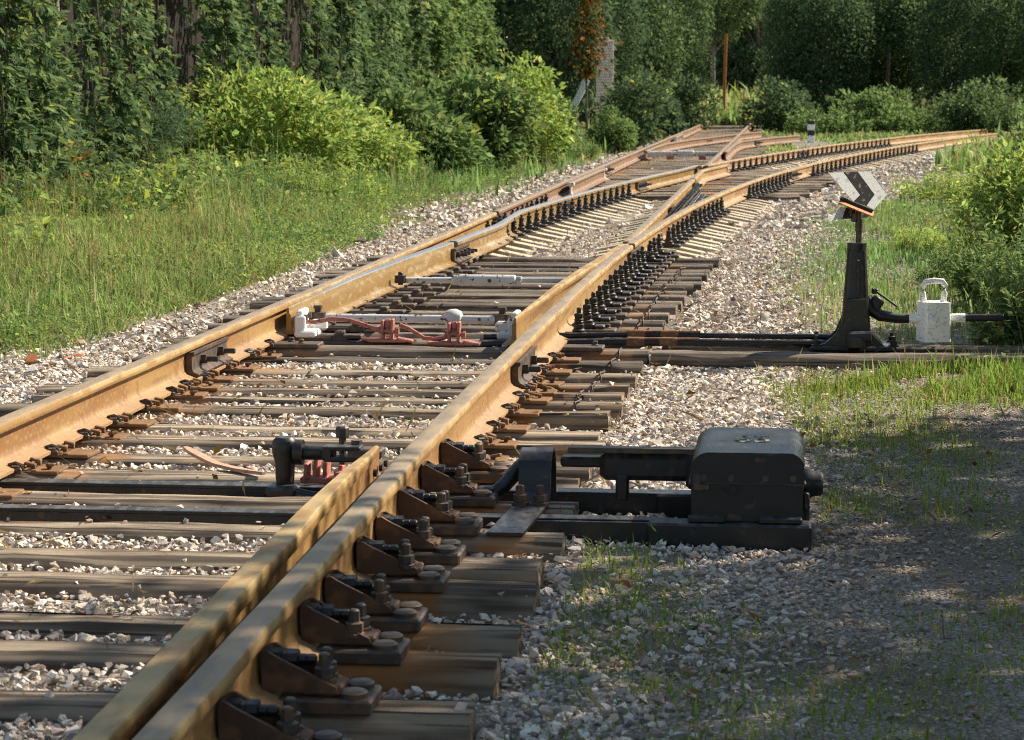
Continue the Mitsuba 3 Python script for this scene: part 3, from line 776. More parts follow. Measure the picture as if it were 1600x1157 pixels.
# pink lock brackets on the sleeper before the rod
for n_, (x, y) in enumerate(((-2.19, 13.52), (-1.80, 13.40))):
    b = thing('lock_bracket', 'pink painted lock bracket under the ball of the white rod' if n_ else 'pink painted lock bracket on the sleeper nearer the left rail', 'bracket', 'pink lock brackets')
    z = RZ
    add('base', T(join([box((x, y, z + .010), (.22, .09, .018), .004), box((x + .10, y - .01, z + .014), (.09, .06, .014), .004, ry=.2), box((x - .10, y + .01, z + .012), (.10, .07, .012), .004, rz=.2)])), 'pink_paint', b, 30)
    add('cheek', T(box((x - .026, y, z + .070), (.016, .07, .105), .004)), 'pink_paint', b, 30)
    add('cheek', T(box((x + .026, y, z + .072), (.016, .07, .115), .004, ry=.05)), 'pink_paint', b, 30)
    add('jaw', T(box((x, y + .012, z + .085), (.034, .04, .085), .006)), 'pink_paint', b, 30)
    add('bolt', T(lathe([(.013, -.05), (.013, .05), (.02, .052), (.02, .065)], (x, y - .01, z + .06), 7, 'x')), 'pink_paint', b, 35)
bar1 = thing('lock_bar', 'bent pink flat bar running from the left blade lug to the lock brackets', 'bar')
add('strip', T(join([tube([(-2.73, 13.62, .118), (-2.62, 13.62, .118), (-2.52, 13.62, .138), (-2.42, 13.60, .132), (-2.28, 13.56, .095), (-2.20, 13.52, .085)], .0125, 8)])), 'pink_paint', bar1, True)
add('strip', T(tube([(-2.12, 13.50, .118), (-2.07, 13.50, .100), (-1.98, 13.47, .050), (-1.92, 13.45, .045), (-1.86, 13.43, .056), (-1.80, 13.41, .085)], .0125, 8)), 'pink_paint', bar1, True)

# ------------------------------------------------------------------ point machine (derail drive) on the right
def iron(l0, l1, a, top, w, h, bev=.005):
    return box(((l0 + l1) / 2, a, top - h / 2), (l1 - l0, w, h), bev)


def angle_iron(l0, l1, a, top, w=.09, h=.075, t=.012):
    return join([box(((l0 + l1) / 2, a, top - t / 2), (l1 - l0, w, t), .002), box(((l0 + l1) / 2, a - w / 2 + t / 2, top - t - h / 2 + .0005), (l1 - l0, t, h), .002)])


b1 = thing('mounting_beam', 'long black steel angle crossing under both rails on the far side of the point machine', 'steel beam')
scene[b1] = mikit.ply(T(angle_iron(-3.35, .10, 8.50, .026, .085, .10)), 'black_paint', 30)
b2 = thing('mounting_beam', 'long black steel angle crossing under both rails on the near side of the point machine', 'steel beam')
scene[b2] = mikit.ply(T(join([angle_iron(-3.35, -.40, 7.97, .024, .075, .085), box((-.62, 7.90, -.028), (.46, .012, .10), .002)])), 'black_paint', 30)
pm = thing('point_machine', 'black steel point machine box with a rounded lid on skids beside the right rail', 'point machine')
BL, BR, BF, BB = -.292, .075, 7.92, 8.50
add('skid', T(box((-.165, 7.925, -.020), (.53, .11, .09), .008)), 'black_paint', pm, 30)
add('skid', T(box((-.165, 8.50, -.020), (.53, .11, .09), .008)), 'black_paint', pm, 30)
cx, w2 = (BL + BR) / 2, (BR - BL) / 2


def profile_block(poly, a0, a1):
    return extrude(poly, a1 - a0, lambda v: np.stack([v[:, 0], v[:, 2] + (a0 + a1) / 2, v[:, 1]], 1))


body = [(BL + .004, .028), (BR - .004, .028), (BR - .002, .150), (BL + .002, .150)]
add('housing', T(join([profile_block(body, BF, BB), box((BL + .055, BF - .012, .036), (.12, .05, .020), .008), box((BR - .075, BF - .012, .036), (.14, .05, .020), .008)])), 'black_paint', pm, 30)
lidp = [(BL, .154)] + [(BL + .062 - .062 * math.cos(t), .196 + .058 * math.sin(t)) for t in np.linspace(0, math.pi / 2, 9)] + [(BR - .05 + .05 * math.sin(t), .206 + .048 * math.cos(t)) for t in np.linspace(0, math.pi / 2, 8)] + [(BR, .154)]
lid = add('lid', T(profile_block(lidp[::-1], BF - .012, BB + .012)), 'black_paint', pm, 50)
add('seam_flange', T(box((cx, (BF + BB) / 2, .152), (BR - BL + .012, BB - BF + .012, .010), .003)), 'dark_steel', pm, 30)
for x, y in ((-.19, .135), (-.155, .142)):
    add('bolt', T(lathe([(.013, -.014), (.013, 0)], (x, BF - .001, y - .012), 10, 'y')), 'black_paint', pm, 35)
for x in (-.25, -.16, -.05, .04):
    add('bolt', T(lathe([(.012, -.012), (.012, -.002), (.008, 0)], (x, BF - .002, .171), 6, 'y')), 'dark_steel', pm, 35)
add('hasp', T(join([box((-.27, BF - .016, .158), (.022, .010, .05), .003), box((-.255, BF - .018, .14), (.05, .008, .018), .003)])), 'dark_steel', pm, 30)
add('shaft_cover', T(join([lathe([(.050, 0), (.050, .02), (.042, .03), (.040, .055), (.032, .062)], (BR, BF + .10, .140), 14, 'x'), box((BR + .008, BF + .08, .09), (.02, .10, .06), .006)])), 'black_paint', pm, 40)
# painted number on the lid
for n_, ch in enumerate('83'):
    m = meshkit.text_mesh(ch, .095, .0012, True)
    v = np.array(m.vertices)
    v = np.stack([cx - .055 + n_ * .062 + v[:, 0] * .8, 8.15 + v[:, 1] * 1.5, .2545 + v[:, 2]], 1)
    add('numeral', T((v, np.array(m.faces))), 'numeral_paint', lid, label='painted cream digit on the machine lid')
# drive arm housing from the box towards the rail, with its cover strip
arm = add('drive_arm', T(join([box((-.44, 8.33, .145), (.35, .13, .095), .02), box((-.295, 8.33, .14), (.05, .16, .13), .02), box((-.60, 8.33, .155), (.30, .07, .035), .01)])), 'black_paint', pm, 30)
add('cover_strip', T(join([box((-.50, 8.31, .199), (.44, .115, .010), .002), box((-.50, 8.262, .207), (.44, .014, .010), .002)])), 'dark_steel', arm, 30)
add('locking_tab', T(join([box((-.535, 8.27, .075), (.045, .05, .09), .008)])), 'black_paint', arm, 30)
# the strap: up, over and down in front, foot plate on the sleeper
sx0, sx1 = -.885, -.775
path = [(8.42, .00), (8.42, .10), (8.41, .15), (8.38, .183), (8.33, .196), (8.27, .188), (8.235, .160), (8.222, .11), (8.215, .072), (8.19, .045), (8.14, .034), (8.00, .0315), (7.60, .0290)]
path = np.array(path)
tq = np.linspace(0, 1, 60)
dd = np.r_[0, np.cumsum(np.hypot(*np.diff(path, axis=0).T))]
path = np.stack([np.interp(tq * dd[-1], dd, path[:, k]) for k in (0, 1)], 1)
tg = np.gradient(path, axis=0); tg /= np.linalg.norm(tg, axis=1, keepdims=True)
nn = np.stack([-tg[:, 1], tg[:, 0]], 1) * .005
wob = np.interp(path[:, 0], [7.6, 8.0, 8.15], [-.035, -.01, 0])
ring = np.stack([np.stack([sx0 + wob, path[:, 0] + nn[:, 0], path[:, 1] + nn[:, 1]], 1), np.stack([sx1 + wob * .8, path[:, 0] + nn[:, 0], path[:, 1] + nn[:, 1]], 1), np.stack([sx1 + wob * .8, path[:, 0] - nn[:, 0], path[:, 1] - nn[:, 1]], 1), np.stack([sx0 + wob, path[:, 0] - nn[:, 0], path[:, 1] - nn[:, 1]], 1)], 1)
ii, jj = np.meshgrid(np.arange(59), np.arange(4), indexing='ij'); ii, jj = ii.ravel(), jj.ravel(); j2 = (jj + 1) % 4
strap = thing('strap_guard', 'bent black steel strap arched over the drive with a drilled foot plate', 'steel strap')
scene[strap] = mikit.ply(T((ring.reshape(-1, 3), np.vstack([tri(np.stack([ii * 4 + jj, ii * 4 + j2, ii * 4 + 4 + j2, ii * 4 + 4 + jj], 1)), [[0, 1, 2], [0, 2, 3], [236, 238, 237], [236, 239, 238]]]))), 'black_paint', 40)
for x in (-.867, -.800):
    add('bolt', T(lathe([(.031, 0), (.031, .010), (.023, .012), (.025, .016), (.025, .036), (.016, .038), (.016, .062), (.012, .068)], (x, 8.10, .037), 7)), 'dark_steel', strap, 35)
for x, y in ((-.872, 7.98), (-.81, 7.985), (-.852, 7.74), (-.852, 7.69)):
    add('hole', T(lathe([(.011, 0), (.011, .0012)], (x, y, .0350 if y > 7.9 else .0343), 10)), 'black_paint', strap, 35)
add('brace', T(join([tube([(-1.06, 8.24, .028), (-1.0, 8.25, .034), (-.945, 8.28, .07), (-.895, 8.32, .125), (-.87, 8.34, .15)], [.02, .022, .026, .028, .026], 10)])), 'black_paint', strap, True)
# drive rod under the rail to the derail blade
dr_ = thing('drive_rod', 'black drive rod with a bulbous upright crank left of the derail blade', 'rod')
add('shaft', T(lathe([(.030, .03), (.034, .06), (.036, .115), (.044, .14), (.047, .165), (.043, .19), (.030, .203)], (-1.74, 8.46, 0), 14)), 'black_paint', dr_, 45)
add('foot', T(join([box((-1.74, 8.42, .015), (.11, .12, .045), .02), tube([(-1.72, 8.40, .015), (-1.62, 8.38, .0), (-1.50, 8.38, -.005)], .024, 10)])), 'black_paint', dr_, 40)
add('collar', T(lathe([(.045, -.016), (.045, .016)], (-1.69, 8.46, .150), 14, 'x')), 'black_paint', dr_, 35)
add('bar', T(tube([(-1.70, 8.46, .150), (-1.56, 8.46, .150)], .027, 12)), 'black_paint', dr_, True)
add('fork', T(join([box((-1.53, 8.46, .168), (.13, .07, .016), .005), box((-1.53, 8.46, .130), (.13, .07, .018), .005), box((-1.585, 8.46, .149), (.05, .07, .05), .012)])), 'black_paint', dr_, 35)
add('pin', T(lathe([(.013, .09), (.013, .185), (.022, .187), (.024, .192), (.024, .222), (.018, .228)], (-1.555, 8.58, .0), 7)), 'dark_steel', dr_, 35)
add('lug', T(join([box((-1.45, 8.47, .150), (.12, .09, .035), .006), box((-1.42, 8.40, .13), (.03, .16, .06), .006), lathe([(.02, .165), (.02, .19)], (-1.49, 8.50, 0), 7)])), 'dark_steel', dr_, 30)
pk = thing('lock_bracket', 'salmon painted bracket on the beam under the black drive rod', 'bracket', 'pink lock brackets')
add('base', T(box((-1.60, 8.62, .03), (.22, .09, .022), .004)), 'pink_paint', pk, 30)
for x, hgt in ((-1.69, .055), (-1.655, .075), (-1.62, .065), (-1.565, .05)):
    add('cheek', T(box((x, 8.62, .035 + hgt / 2), (.016, .08, hgt), .004, ry=.06)), 'pink_paint', pk, 30)
add('eye', T(lathe([(.016, -.012), (.036, -.012), (.036, .012), (.016, .012)], (-1.55, 8.57, .055), 12)), 'pink_paint', pk, 35)
chip = thing('wood_splinter', 'long pale pinkish splinter of wood lying on ballast left of the black crank', 'wood strip')
pth = np.array([(-2.26, 9.12, .055), (-2.17, 9.0, .04), (-2.08, 8.86, .034), (-1.98, 8.77, .030), (-1.86, 8.66, .034)])
tq = np.linspace(0, 1, 24); dd = np.linspace(0, 1, 5)
pth = np.stack([np.interp(tq, dd, pth[:, k]) for k in range(3)], 1)
sw = np.array([(-.022, 0), (-.02, .010), (.02, .012), (.022, 0)])
prof = sw[None] * np.stack([np.interp(tq, [0, .1, .8, 1], [.5, 1, .9, .3]), np.ones(24)], 1)[:, None]
scene[chip] = mikit.ply(T(sweep(prof, pth[:, :2], pth[:, 2])), 'chip_wood', 40)
pr('chip_wood', proc(lambda p, n, uv: mix((0.52, 0.33, 0.24), (0.36, 0.21, 0.14), noise(p.x * 30, p.y * 130, p.z * 60))), 0.9, 0, .2)

# ------------------------------------------------------------------ hand switch stand
SL, SA = .392, 13.42
for n_, (a, l0, l1) in enumerate(((13.17, -.70, 1.62), (13.62, -.66, 1.72))):
    k = thing('stand_timber', ('front' if n_ == 0 else 'rear') + ' long dark timber carrying the hand switch stand', 'timber')
    scene[k] = mikit.ply(T(sleeper_mesh(l0, l1, a, .22, .16, 700 + n_, .8, 0, .005)), 'wood_dark', 40)
for n_, (a, z, r) in enumerate(((13.42, .045, .022), (13.52, .075, .016))):
    k = thing('throw_rod', 'black throw rod running low from the hand switch stand towards the rails' if n_ == 0 else 'thinner black detector rod lying behind the throw rod', 'rod')
    scene[k] = mikit.ply(T(tube([(-1.65, a, z - .02), (-.9, a, z), (.30, a, z)], r, 10)), 'black_paint', True)
    for x in (-.80, -.62):
        add('clamp', T(join([box((x, a, z + .004), (.10, .05, .045), .006), box((x + .10, a, z + .02), (.14, .03, .012), .003, rz=.1)])), 'rust_plate', k, 30)
st = thing('switch_stand', 'black cast iron hand switch stand with tapering column on two timbers', 'switch stand')
fl = [(-.245, .012), (.215, .012), (.215, .032), (.150, .050), (.085, .115), (.062, .19), (.052, .30), (-.058, .30), (-.075, .19), (-.105, .115), (-.165, .060), (-.245, .034)]
add('foot', T(join([extrude(fl, .05, lambda v: np.stack([v[:, 0] + SL, v[:, 2] + SA - .09, v[:, 1]], 1)), extrude(fl, .05, lambda v: np.stack([v[:, 0] + SL, v[:, 2] + SA + .09, v[:, 1]], 1)), box((SL - .005, SA, .035), (.44, .30, .026), .006),
                    box((SL, SA - .15, .07), (.10, .10, .08), .02), tube([(SL - .04, SA - .16, .10), (SL + .08, SA - .17, .105)], .032, 10)])), 'black_paint', st, 30)
for x in (-.21, .20):
    for y in (-.12, .12):
        add('bolt', T(lathe([(.03, 0), (.03, .008), (.02, .01), (.02, .032), (.012, .036), (.011, .055)], (SL + x, SA + y, .047), 7)), 'black_paint', st, 35)
colp = np.array([(-.5, -.5), (-.5, .5), (.5, .5), (.5, -.5)])


def taper(z0, z1, s0, s1, c0=(0, 0), rr_=.22):
    g = np.concatenate([[(sx * (.5 - rr_) + rr_ * math.cos(t), sy * (.5 - rr_) + rr_ * math.sin(t)) for t in np.linspace(t0, t0 + math.pi / 2, 4)] for sx, sy, t0 in ((1, 1, 0), (-1, 1, math.pi / 2), (-1, -1, math.pi), (1, -1, 1.5 * math.pi))])
    n = len(g)
    v = np.vstack([np.c_[g * s0, np.full(n, z0)], np.c_[g * s1, np.full(n, z1)], [[0, 0, z0]], [[0, 0, z1]]])
    i = np.arange(n); j = (i + 1) % n
    f = np.vstack([tri(np.stack([i, j, j + n, i + n], 1)), np.stack([j, i, i * 0 + 2 * n], 1), np.stack([i + n, j + n, i * 0 + 2 * n + 1], 1)])
    return v + [c0[0], c0[1], 0], f


col = add('column', T(join([taper(.05, .555, (.168, .165), (.100, .100), (SL, SA)), box((SL + .006, SA - .073, .30), (.012, .022, .42), .003, rx=.055)])), 'black_paint', st, 30)
add('cap', T(taper(.545, .598, (.104, .104), (.104, .104), (SL, SA), .4)), 'black_paint', col, 30)
sp = add('spindle', T(join([lathe([(.022, .59), (.017, .60), (.017, .66), (.021, .662), (.021, .72), (.016, .73), (.016, .80)], (SL + .01, SA, 0), 12), box((SL - .018, SA, .735), (.03, .05, .05), .006)])), 'dark_steel', st, 35)
sg = thing('switch_indicator', 'black and white arrow shaped indicator plate on top of the switch stand', 'signal indicator')
s_ = 13.42 * 1.0 / FPX
SX, SZ0 = SL - .015, .728


def sp_(px, py):
    return ((px - 1338) * s_ + SX - .005, SZ0 + (347 - py) * s_)


YAW = math.radians(52)


def turn(u, y):
    u = u - SX
    return np.stack([SX + u - y * math.sin(YAW), SA + u * math.tan(YAW) + y * math.cos(YAW)], 1)


def plate(pts, y, t=.006):
    return T(extrude([sp_(*q) for q in pts], t, lambda v: np.c_[turn(v[:, 0], v[:, 2] + y), v[:, 1]]))



add('white_band', plate([(1297, 275), (1319.5, 275), (1346.5, 311), (1336, 321)], -.002), 'sign_white', sg)
add('black_band', plate([(1320, 275), (1342, 275), (1369.5, 311.5), (1357, 328), (1337.5, 321), (1347, 311)], -.002), 'worn_black', sg)
add('white_band', plate([(1342.5, 275), (1361, 275), (1390, 312.5), (1369, 335), (1357.5, 328), (1370, 311.5)], -.002), 'sign_white', sg)
add('white_band', plate([(1299, 347), (1317, 329), (1326, 329), (1320, 347)], .004), 'sign_white', sg)
add('black_band', plate([(1320.5, 347), (1326.5, 329), (1345, 330), (1368, 336), (1360, 347)], .004), 'worn_black', sg)
x0, z0 = sp_(1316, 321); x1, z1 = sp_(1368, 342)
add('cross_plate', T(join([box(((x0 + x1) / 2, SA - .05, (z0 + z1) / 2 + .008), (math.hypot(x1 - x0, z1 - z0), .10, .006), .001, ry=math.atan2(z0 - z1, x1 - x0), rx=.25)])), 'orange_rust', sg)
add('cross_plate', T(join([box(((x0 + x1) / 2, SA - .035, (z0 + z1) / 2 + .021), (math.hypot(x1 - x0, z1 - z0) * .96, .03, .022), .003, ry=math.atan2(z0 - z1, x1 - x0))])), 'worn_black', sg)
# lever, counterweight
lv = thing('switch_lever', 'black and white throw lever sticking out to the right of the switch stand', 'lever')
add('fork', T(join([tube([(SL + .05, SA, .30), (SL + .085, SA, .235), (SL + .13, SA, .205), (SL + .22, SA, .19), (SL + .285, SA, .188)], [.035, .036, .032, .027, .024], 12), box((SL + .10, SA, .26), (.07, .05, .10), .015, ry=.6), box((SL + .155, SA + .02, .30), (.17, .03, .012), .004, ry=.62), box((SL + .10, SA + .02, .335), (.035, .03, .03), .006)])), 'black_paint', lv, 40)
add('white_section', T(tube([(SL + .285, SA, .188), (SL + .36, SA, .19)], .026, 12)), 'weight_paint', lv, True)
add('white_section', T(tube([(SL + .46, SA, .193), (SL + .585, SA, .196)], .024, 12)), 'weight_paint', lv, True)
add('grip', T(tube([(SL + .585, SA, .196), (SL + .775, SA, .200), (SL + .79, SA, .200)], [.020, .020, .017], 12)), 'black_paint', lv, True)
wt_ = thing('counterweight', 'whitewashed iron counterweight with a loop handle threaded on the lever', 'counterweight')
WX = SL + .415
wv, wf = taper(.070, .283, (.148, .150), (.140, .142), (0, 0), .10)
wv, wf = rotate((wv, wf), 0, 0, .35)
add('block', T((wv + [WX, SA - .01, 0], wf)), 'weight_paint', wt_, 30)
add('handle', T(tube([(WX - .052, SA, .275), (WX - .058, SA, .33), (WX - .060, SA, .365), (WX - .045, SA, .388), (WX, SA, .396), (WX + .045, SA, .392), (WX + .060, SA, .37), (WX + .058, SA, .33), (WX + .050, SA, .275)], .0165, 10)), 'weight_paint', wt_, True)
add('set_screw', T(lathe([(.018, -.03), (.018, 0)], (WX - .01, SA - .085, .180), 6, 'y')), 'weight_paint', wt_, 30)

# ------------------------------------------------------------------ small things further back
dpost = 69.0
px = at_depth(1265, dpost)
mp = thing('marker_post', 'short black and white banded post in the grass before the curve', 'post')
zb = 0.0
for n_, (y0_, y1_, m_) in enumerate(((188, 194, 'black_paint'), (194, 203, 'sign_white'), (203, 211.5, 'black_paint'), (211.5, 224, 'sign_white'))):
    zt, zo = ZC - (y0_ - HORIZON) * dpost / FPX, ZC - (y1_ - HORIZON) * dpost / FPX
    add('black_band' if n_ % 2 == 0 else 'white_band', box((px, dpost, (zt + zo) / 2), (.19, .19, zt - zo), .012), m_, mp, 30)
k = thing('rusty_pole', 'thin rust orange steel pole standing in the grass at the end of the straight track', 'pole')
px, zt = at_depth(1130, 101, 55); zb = float(gz(*wt(px, 101)))
scene[k] = mikit.ply(tube([(px - .03, 101, zb - .1), (px, 101, 1.8), (px + .04, 101, zt)], .065, 8), 'pole_rust', True)
k = thing('leaning_slab', 'pale whitewashed stake leaning at the foot of the creeper wall end', 'stake')
(x0, z0), (x1, z1) = at_depth(894, 61, 170), at_depth(921, 61, 112)
scene[k] = mikit.ply(join([tube([(x0 - .1, 61, z0 - .25), (x0, 61, z0), ((x0 + x1) / 2 + .02, 61.1, (z0 + z1) / 2), (x1, 61.2, z1)], [.08, .085, .095, .10], 6)]), 'weight_paint', 30)
# brick pillar: bricks laid one by one
bp = thing('brick_pillar', 'weathered pale brick pillar stub rising behind the leaning stake', 'brick pillar')
dB = 66.0
xa, zt = at_depth(931, dB, 57); xb = at_depth(958, dB)
wB, r_ = xb - xa, np.random.default_rng(3)
add('core', box(((xa + xb) / 2, dB + .25, (zt - .1) / 2), (wB - .03, .40, zt - .12), .01), 'concrete', bp, 30)
nrow = int((zt - .7) / .075)
for row in range(nrow):
    z = .7 + .075 * row + .034
    off = .5 * (row % 2)
    broken = row > nrow - 4
    for c in range(-1, 3):
        c0 = max(xa, xa + (c + off) * wB / 2 + .006); c1 = min(xb, xa + (c + 1 + off) * wB / 2 - .006)
        if c1 - c0 < .05 or (broken and r_.random() < .35):
            continue
        add('brick', box(((c0 + c1) / 2 + r_.normal(0, .006), dB + .09 + r_.normal(0, .012), z), (c1 - c0, .14, .064), .008, rz=r_.normal(0, .03)), 'brick', bp)
        
# loose bricks and rocks on the left verge
rk = np.random.default_rng(21)


def rock_mesh(s, seed, lo=14):
    r = np.random.default_rng(seed)
    m = trimesh.Trimesh(r.normal(size=(lo, 3)) * [1, .8, .62], process=False).convex_hull
    v = np.array(m.vertices); v *= s / np.abs(v).max()
    return v, np.array(m.faces)


ROCKS = [((118, 478), .04, 0), ((46, 562), .05, 1), ((44, 580), .055, 2), ((10, 583), .06, 3), ((100, 557), .038, 4), ((118, 553), .038, 5), ((122, 533), .042, 6), ((216, 526), .03, 7), ((480, 410), .09, 8), ((525, 398), .08, 8), ((500, 362), .10, 9), ((560, 376), .11, 10), ((615, 470), .05, 3)]
RLAB = ['pinkish brick fragment on the gravel high up the verge', 'orange broken brick lying on the gravel at the left edge', 'grey rounded stone beside the orange broken brick', 'pale chunk of stone at the left edge of the verge',
        'small orange brick fragment in a pair beyond the left rail', 'second small orange brick fragment of the pair, the redder one', 'thin pinkish brick shard standing up in the weeds', 'tiny reddish brick chip near the sleeper ends', None, 'flat pale slab of stone in the grass', 'dark squarish stone block in the grass by the verge gravel']
RC = [(.45, .28, .2), (.46, .17, .07), (.40, .40, .38), (.58, .53, .46), (.44, .18, .09), (.40, .14, .07), (.48, .30, .22), (.42, .15, .08), (.50, .48, .44), (.48, .46, .42), (.12, .11, .10)]
for n_, ((qx, qy), s, c) in enumerate(ROCKS):
    v, f = rock_mesh(s, 50 + n_)
    d = FPX * (ZC + .03) / (qy - HORIZON)
    x = at_depth(qx, d)
    zc = float(gz(*wt(x, d)))
    lab = RLAB[c] or ('pale grey stone in the grass left of the rail' if n_ == 8 else 'second pale grey stone in the grass, the flatter one')
    if n_ == 12: lab = 'pale lump of stone by the sleeper ends near the blade tip'
    k = thing('brick_fragment' if c in (0, 1, 4, 5, 6, 7) else 'rock', lab, 'brick fragment' if c in (0, 1, 4, 5, 6, 7) else 'stone')
    scene[k] = mikit.ply((v + [x, d, zc + s * .3], f), 'vertex_matte', color=np.broadcast_to(RC[c], (len(v), 3)))

# ------------------------------------------------------------------ ballast
g = np.random.default_rng(77)
unit_ = lambda r, n: (lambda u: u / np.linalg.norm(u, axis=1, keepdims=True))(r.normal(size=(n, 3)))
PROTO = []
for k in range(14):
    m = trimesh.Trimesh(unit_(g, 7) * [1, .84, .68] * g.uniform(.88, 1.1, (7, 1)), process=False).convex_hull
    v = np.array(m.vertices); v /= np.abs(v).max()
    PROTO.append((v, np.array(m.faces)))
PROTO_LOW = []
for k in range(8):
    m = trimesh.Trimesh(unit_(g, 6) * [1, .85, .66], process=False).convex_hull
    v = np.array(m.vertices); v /= np.abs(v).max()
    PROTO_LOW.append((v, np.array(m.faces)))
PAL = np.array([(.50, .43, .37), (.46, .41, .37), (.56, .48, .41), (.38, .34, .31), (.62, .56, .49), (.30, .26, .235), (.48, .37, .31), (.21, .185, .17), (.43, .35, .26), (.40, .39, .38)])


def stones(pos, size, protos, dusty=None, path=None):
    n = len(pos)
    q = g.normal(size=(n, 4)); q /= np.linalg.norm(q, axis=1, keepdims=True)
    w, x, y, z = q.T
    R = np.stack([1 - 2 * (y * y + z * z), 2 * (x * y - z * w), 2 * (x * z + y * w), 2 * (x * y + z * w), 1 - 2 * (x * x + z * z), 2 * (y * z - x * w), 2 * (x * z - y * w), 2 * (y * z + x * w), 1 - 2 * (x * x + y * y)], 1).reshape(n, 3, 3)
    R[:, 2] *= .70 if path is None else (.70 - .22 * path)[:, None]
    col = np.minimum(PAL[g.integers(0, len(PAL), n)] * g.uniform(1.0, 1.65, (n, 1)) * [.96, .95, .92], .78)
    if dusty is not None:
        col = col * (1 - dusty[:, None]) + np.array([.33, .17, .075]) * dusty[:, None]
    if path is not None:
        col = col * (1 - path[:, None] * [.42, .46, .50])
    pick = g.integers(0, len(protos), n)
    V, F, C, at = [], [], [], 0
    for k, (pv, pf) in enumerate(protos):
        s = np.nonzero(pick == k)[0]
        v = np.einsum('nij,kj->nki', R[s] * size[s][:, None, None], pv) + pos[s][:, None]
        V.append(v.reshape(-1, 3)); F.append((pf[None] + (np.arange(len(s)) * len(pv))[:, None, None]).reshape(-1, 3) + at)
        C.append(np.repeat(col[s], len(pv), 0)); at += len(s) * len(pv)
    return np.vstack(V), np.vstack(F), np.vstack(C)


SA_ = np.array(SLEEPERS)


def between_sleepers(l, a):
    """Distance along the track to the nearest sleeper axis, for points under the track."""
    return np.abs(a[:, None] - SA_[None]).min(1)


def scatter(n, l0, l1, a0, a1):
    return g.uniform(l0, l1, n), g.uniform(a0, a1, n)


def grassy(l, a):
    base = grassy0(l, a)
    for cl_, ca_, rl_, ra_ in ((-.40, 7.05, .26, .36), (.24, 8.75, .22, .45), (.95, 7.0, .3, .5), (-.25, 6.0, .22, .3)):
        base = np.maximum(base, np.clip(1.6 - 1.4 * np.hypot((l - cl_) / rl_, (a - ca_) / ra_), 0, 1))
    return base


def grassy0(l, a):
    """How much grass grows on the right-hand gravel, 0 to 1."""
    p = np.stack([l * .9, a * .45, l * 0], -1)
    return np.clip((meshkit.fbm(p, 3, 33) - .44) * 6, 0, 1)


def ballast(n, l0, l1, a0, a1, smin, smax, protos, name, label):
    l, a = scatter(n, l0, l1, a0, a1)
    cq = curve_r(a)
    right_lim = cq + 2.9 + .8 * (meshkit.fbm(np.stack([l, a, l], -1) * .8, 2, 4) - .5)
    right_lim = np.where(a > 30, np.minimum(right_lim, cq + 2.2), right_lim)
    left_lim = verge(a) - .40 - .5 * (meshkit.fbm(np.stack([l * 0, a, l * 0], -1) * .9, 3, 8) - .42) * 2
    keep = in_view(l, a) & (l < right_lim) & (l > left_lim)
    soft = np.clip((l - left_lim) / .7, 0, 1)
    keep &= g.random(n) < .12 + .88 * soft ** 1.3
    under = (l > -3.44) & (l < np.interp(a, [4, 12, 14, 20, 21], [-.66, -.73, -.70, -.55, -.3]))
    ds = between_sleepers(l, a)
    on = under & (ds < .10) & (a < 20.9)
    keep &= ~on | (g.random(n) < .012)
    keep &= ~(under & (a > 13.9) & (a < 20.9)) | (g.random(n) < .35)
    keep &= ~((a > 21) & (a < 44) & under) | (g.random(n) < .30)
    boxed = (l > BL - .06) & (l < BR + .04) & (a > 7.85) & (a < 8.58)
    keep &= ~boxed
    keep &= g.random(n) > .72 * grassy(l, a) * (l > np.where(a < 8, -.62, np.maximum(cq, -.9) + 1.0))
    keep &= ~((l > -3.4) & (l < .1) & ((np.abs(a - 8.5) < .065) | (np.abs(a - 7.965) < .06)))
    bare = ((l + .50) / .24) ** 2 + ((a - 7.55) / .30) ** 2
    keep &= g.random(n) < np.clip(bare - .25, .12, 1)
    l, a, on = l[keep], a[keep], on[keep]
    und = under[keep]
    crib_ = under[keep] & (a < 13)
    s = (1 - .18 * crib_) * np.exp(g.normal(math.log((smin * smax) ** .5), .36, len(l))).clip(smin * .6, smax * 1.7)
    z = gz(l, a) + s * .25 + g.uniform(-.006, .012, len(l))
    z += np.where(und & (a < 13), .012 * g.random(len(l)) + .010 * np.clip(meshkit.fbm(np.stack([l, a, l * 0], -1) * 2, 2, 3), 0, 1), 0)
    z = np.where(on, RZ + s * .4, z)
    rl = np.minimum(np.abs(l + 2.7), np.abs(l - np.maximum(curve_r(a), -1.3) - .15))
    dusty = np.clip(1 - rl / .16, 0, 1) * g.uniform(.1, .8, len(l)) * und
    path = np.clip((l - np.maximum(curve_r(a), -1.2) - np.interp(a, [5, 10, 14, 18], [.75, .95, 1.3, 1.6])) / .9, 0, 1)      # trodden path: smaller, browner stones
    v, f, c = stones(tw(np.stack([l, a, z - .005 * path], -1)), s * (1 - .50 * path), protos, dusty, path)
    add(name, (v, f), 'vertex_matte', color=c, kind='stuff', label=label, cat='gravel')


ballast(185000, -4.8, 2.6, 3.9, 13.5, .009, .0175, PROTO, 'ballast_gravel', 'coarse pale pinkish grey ballast between and beside the near sleepers')
ballast(110000, -5.2, 4.4, 13.4, 26, .0125, .023, PROTO_LOW, 'ballast_gravel', 'pale ballast along the turnout further up the track')
ballast(95000, -.7, 2.8, 4.0, 13.5, .005, .010, PROTO_LOW, 'path_gravel', 'fine trodden gravel of the path in the right foreground')
ballast(36000, -5.0, 8.0, 26, 58, .028, .045, PROTO_LOW, 'ballast_gravel', 'far ballast around the curve and crossing')

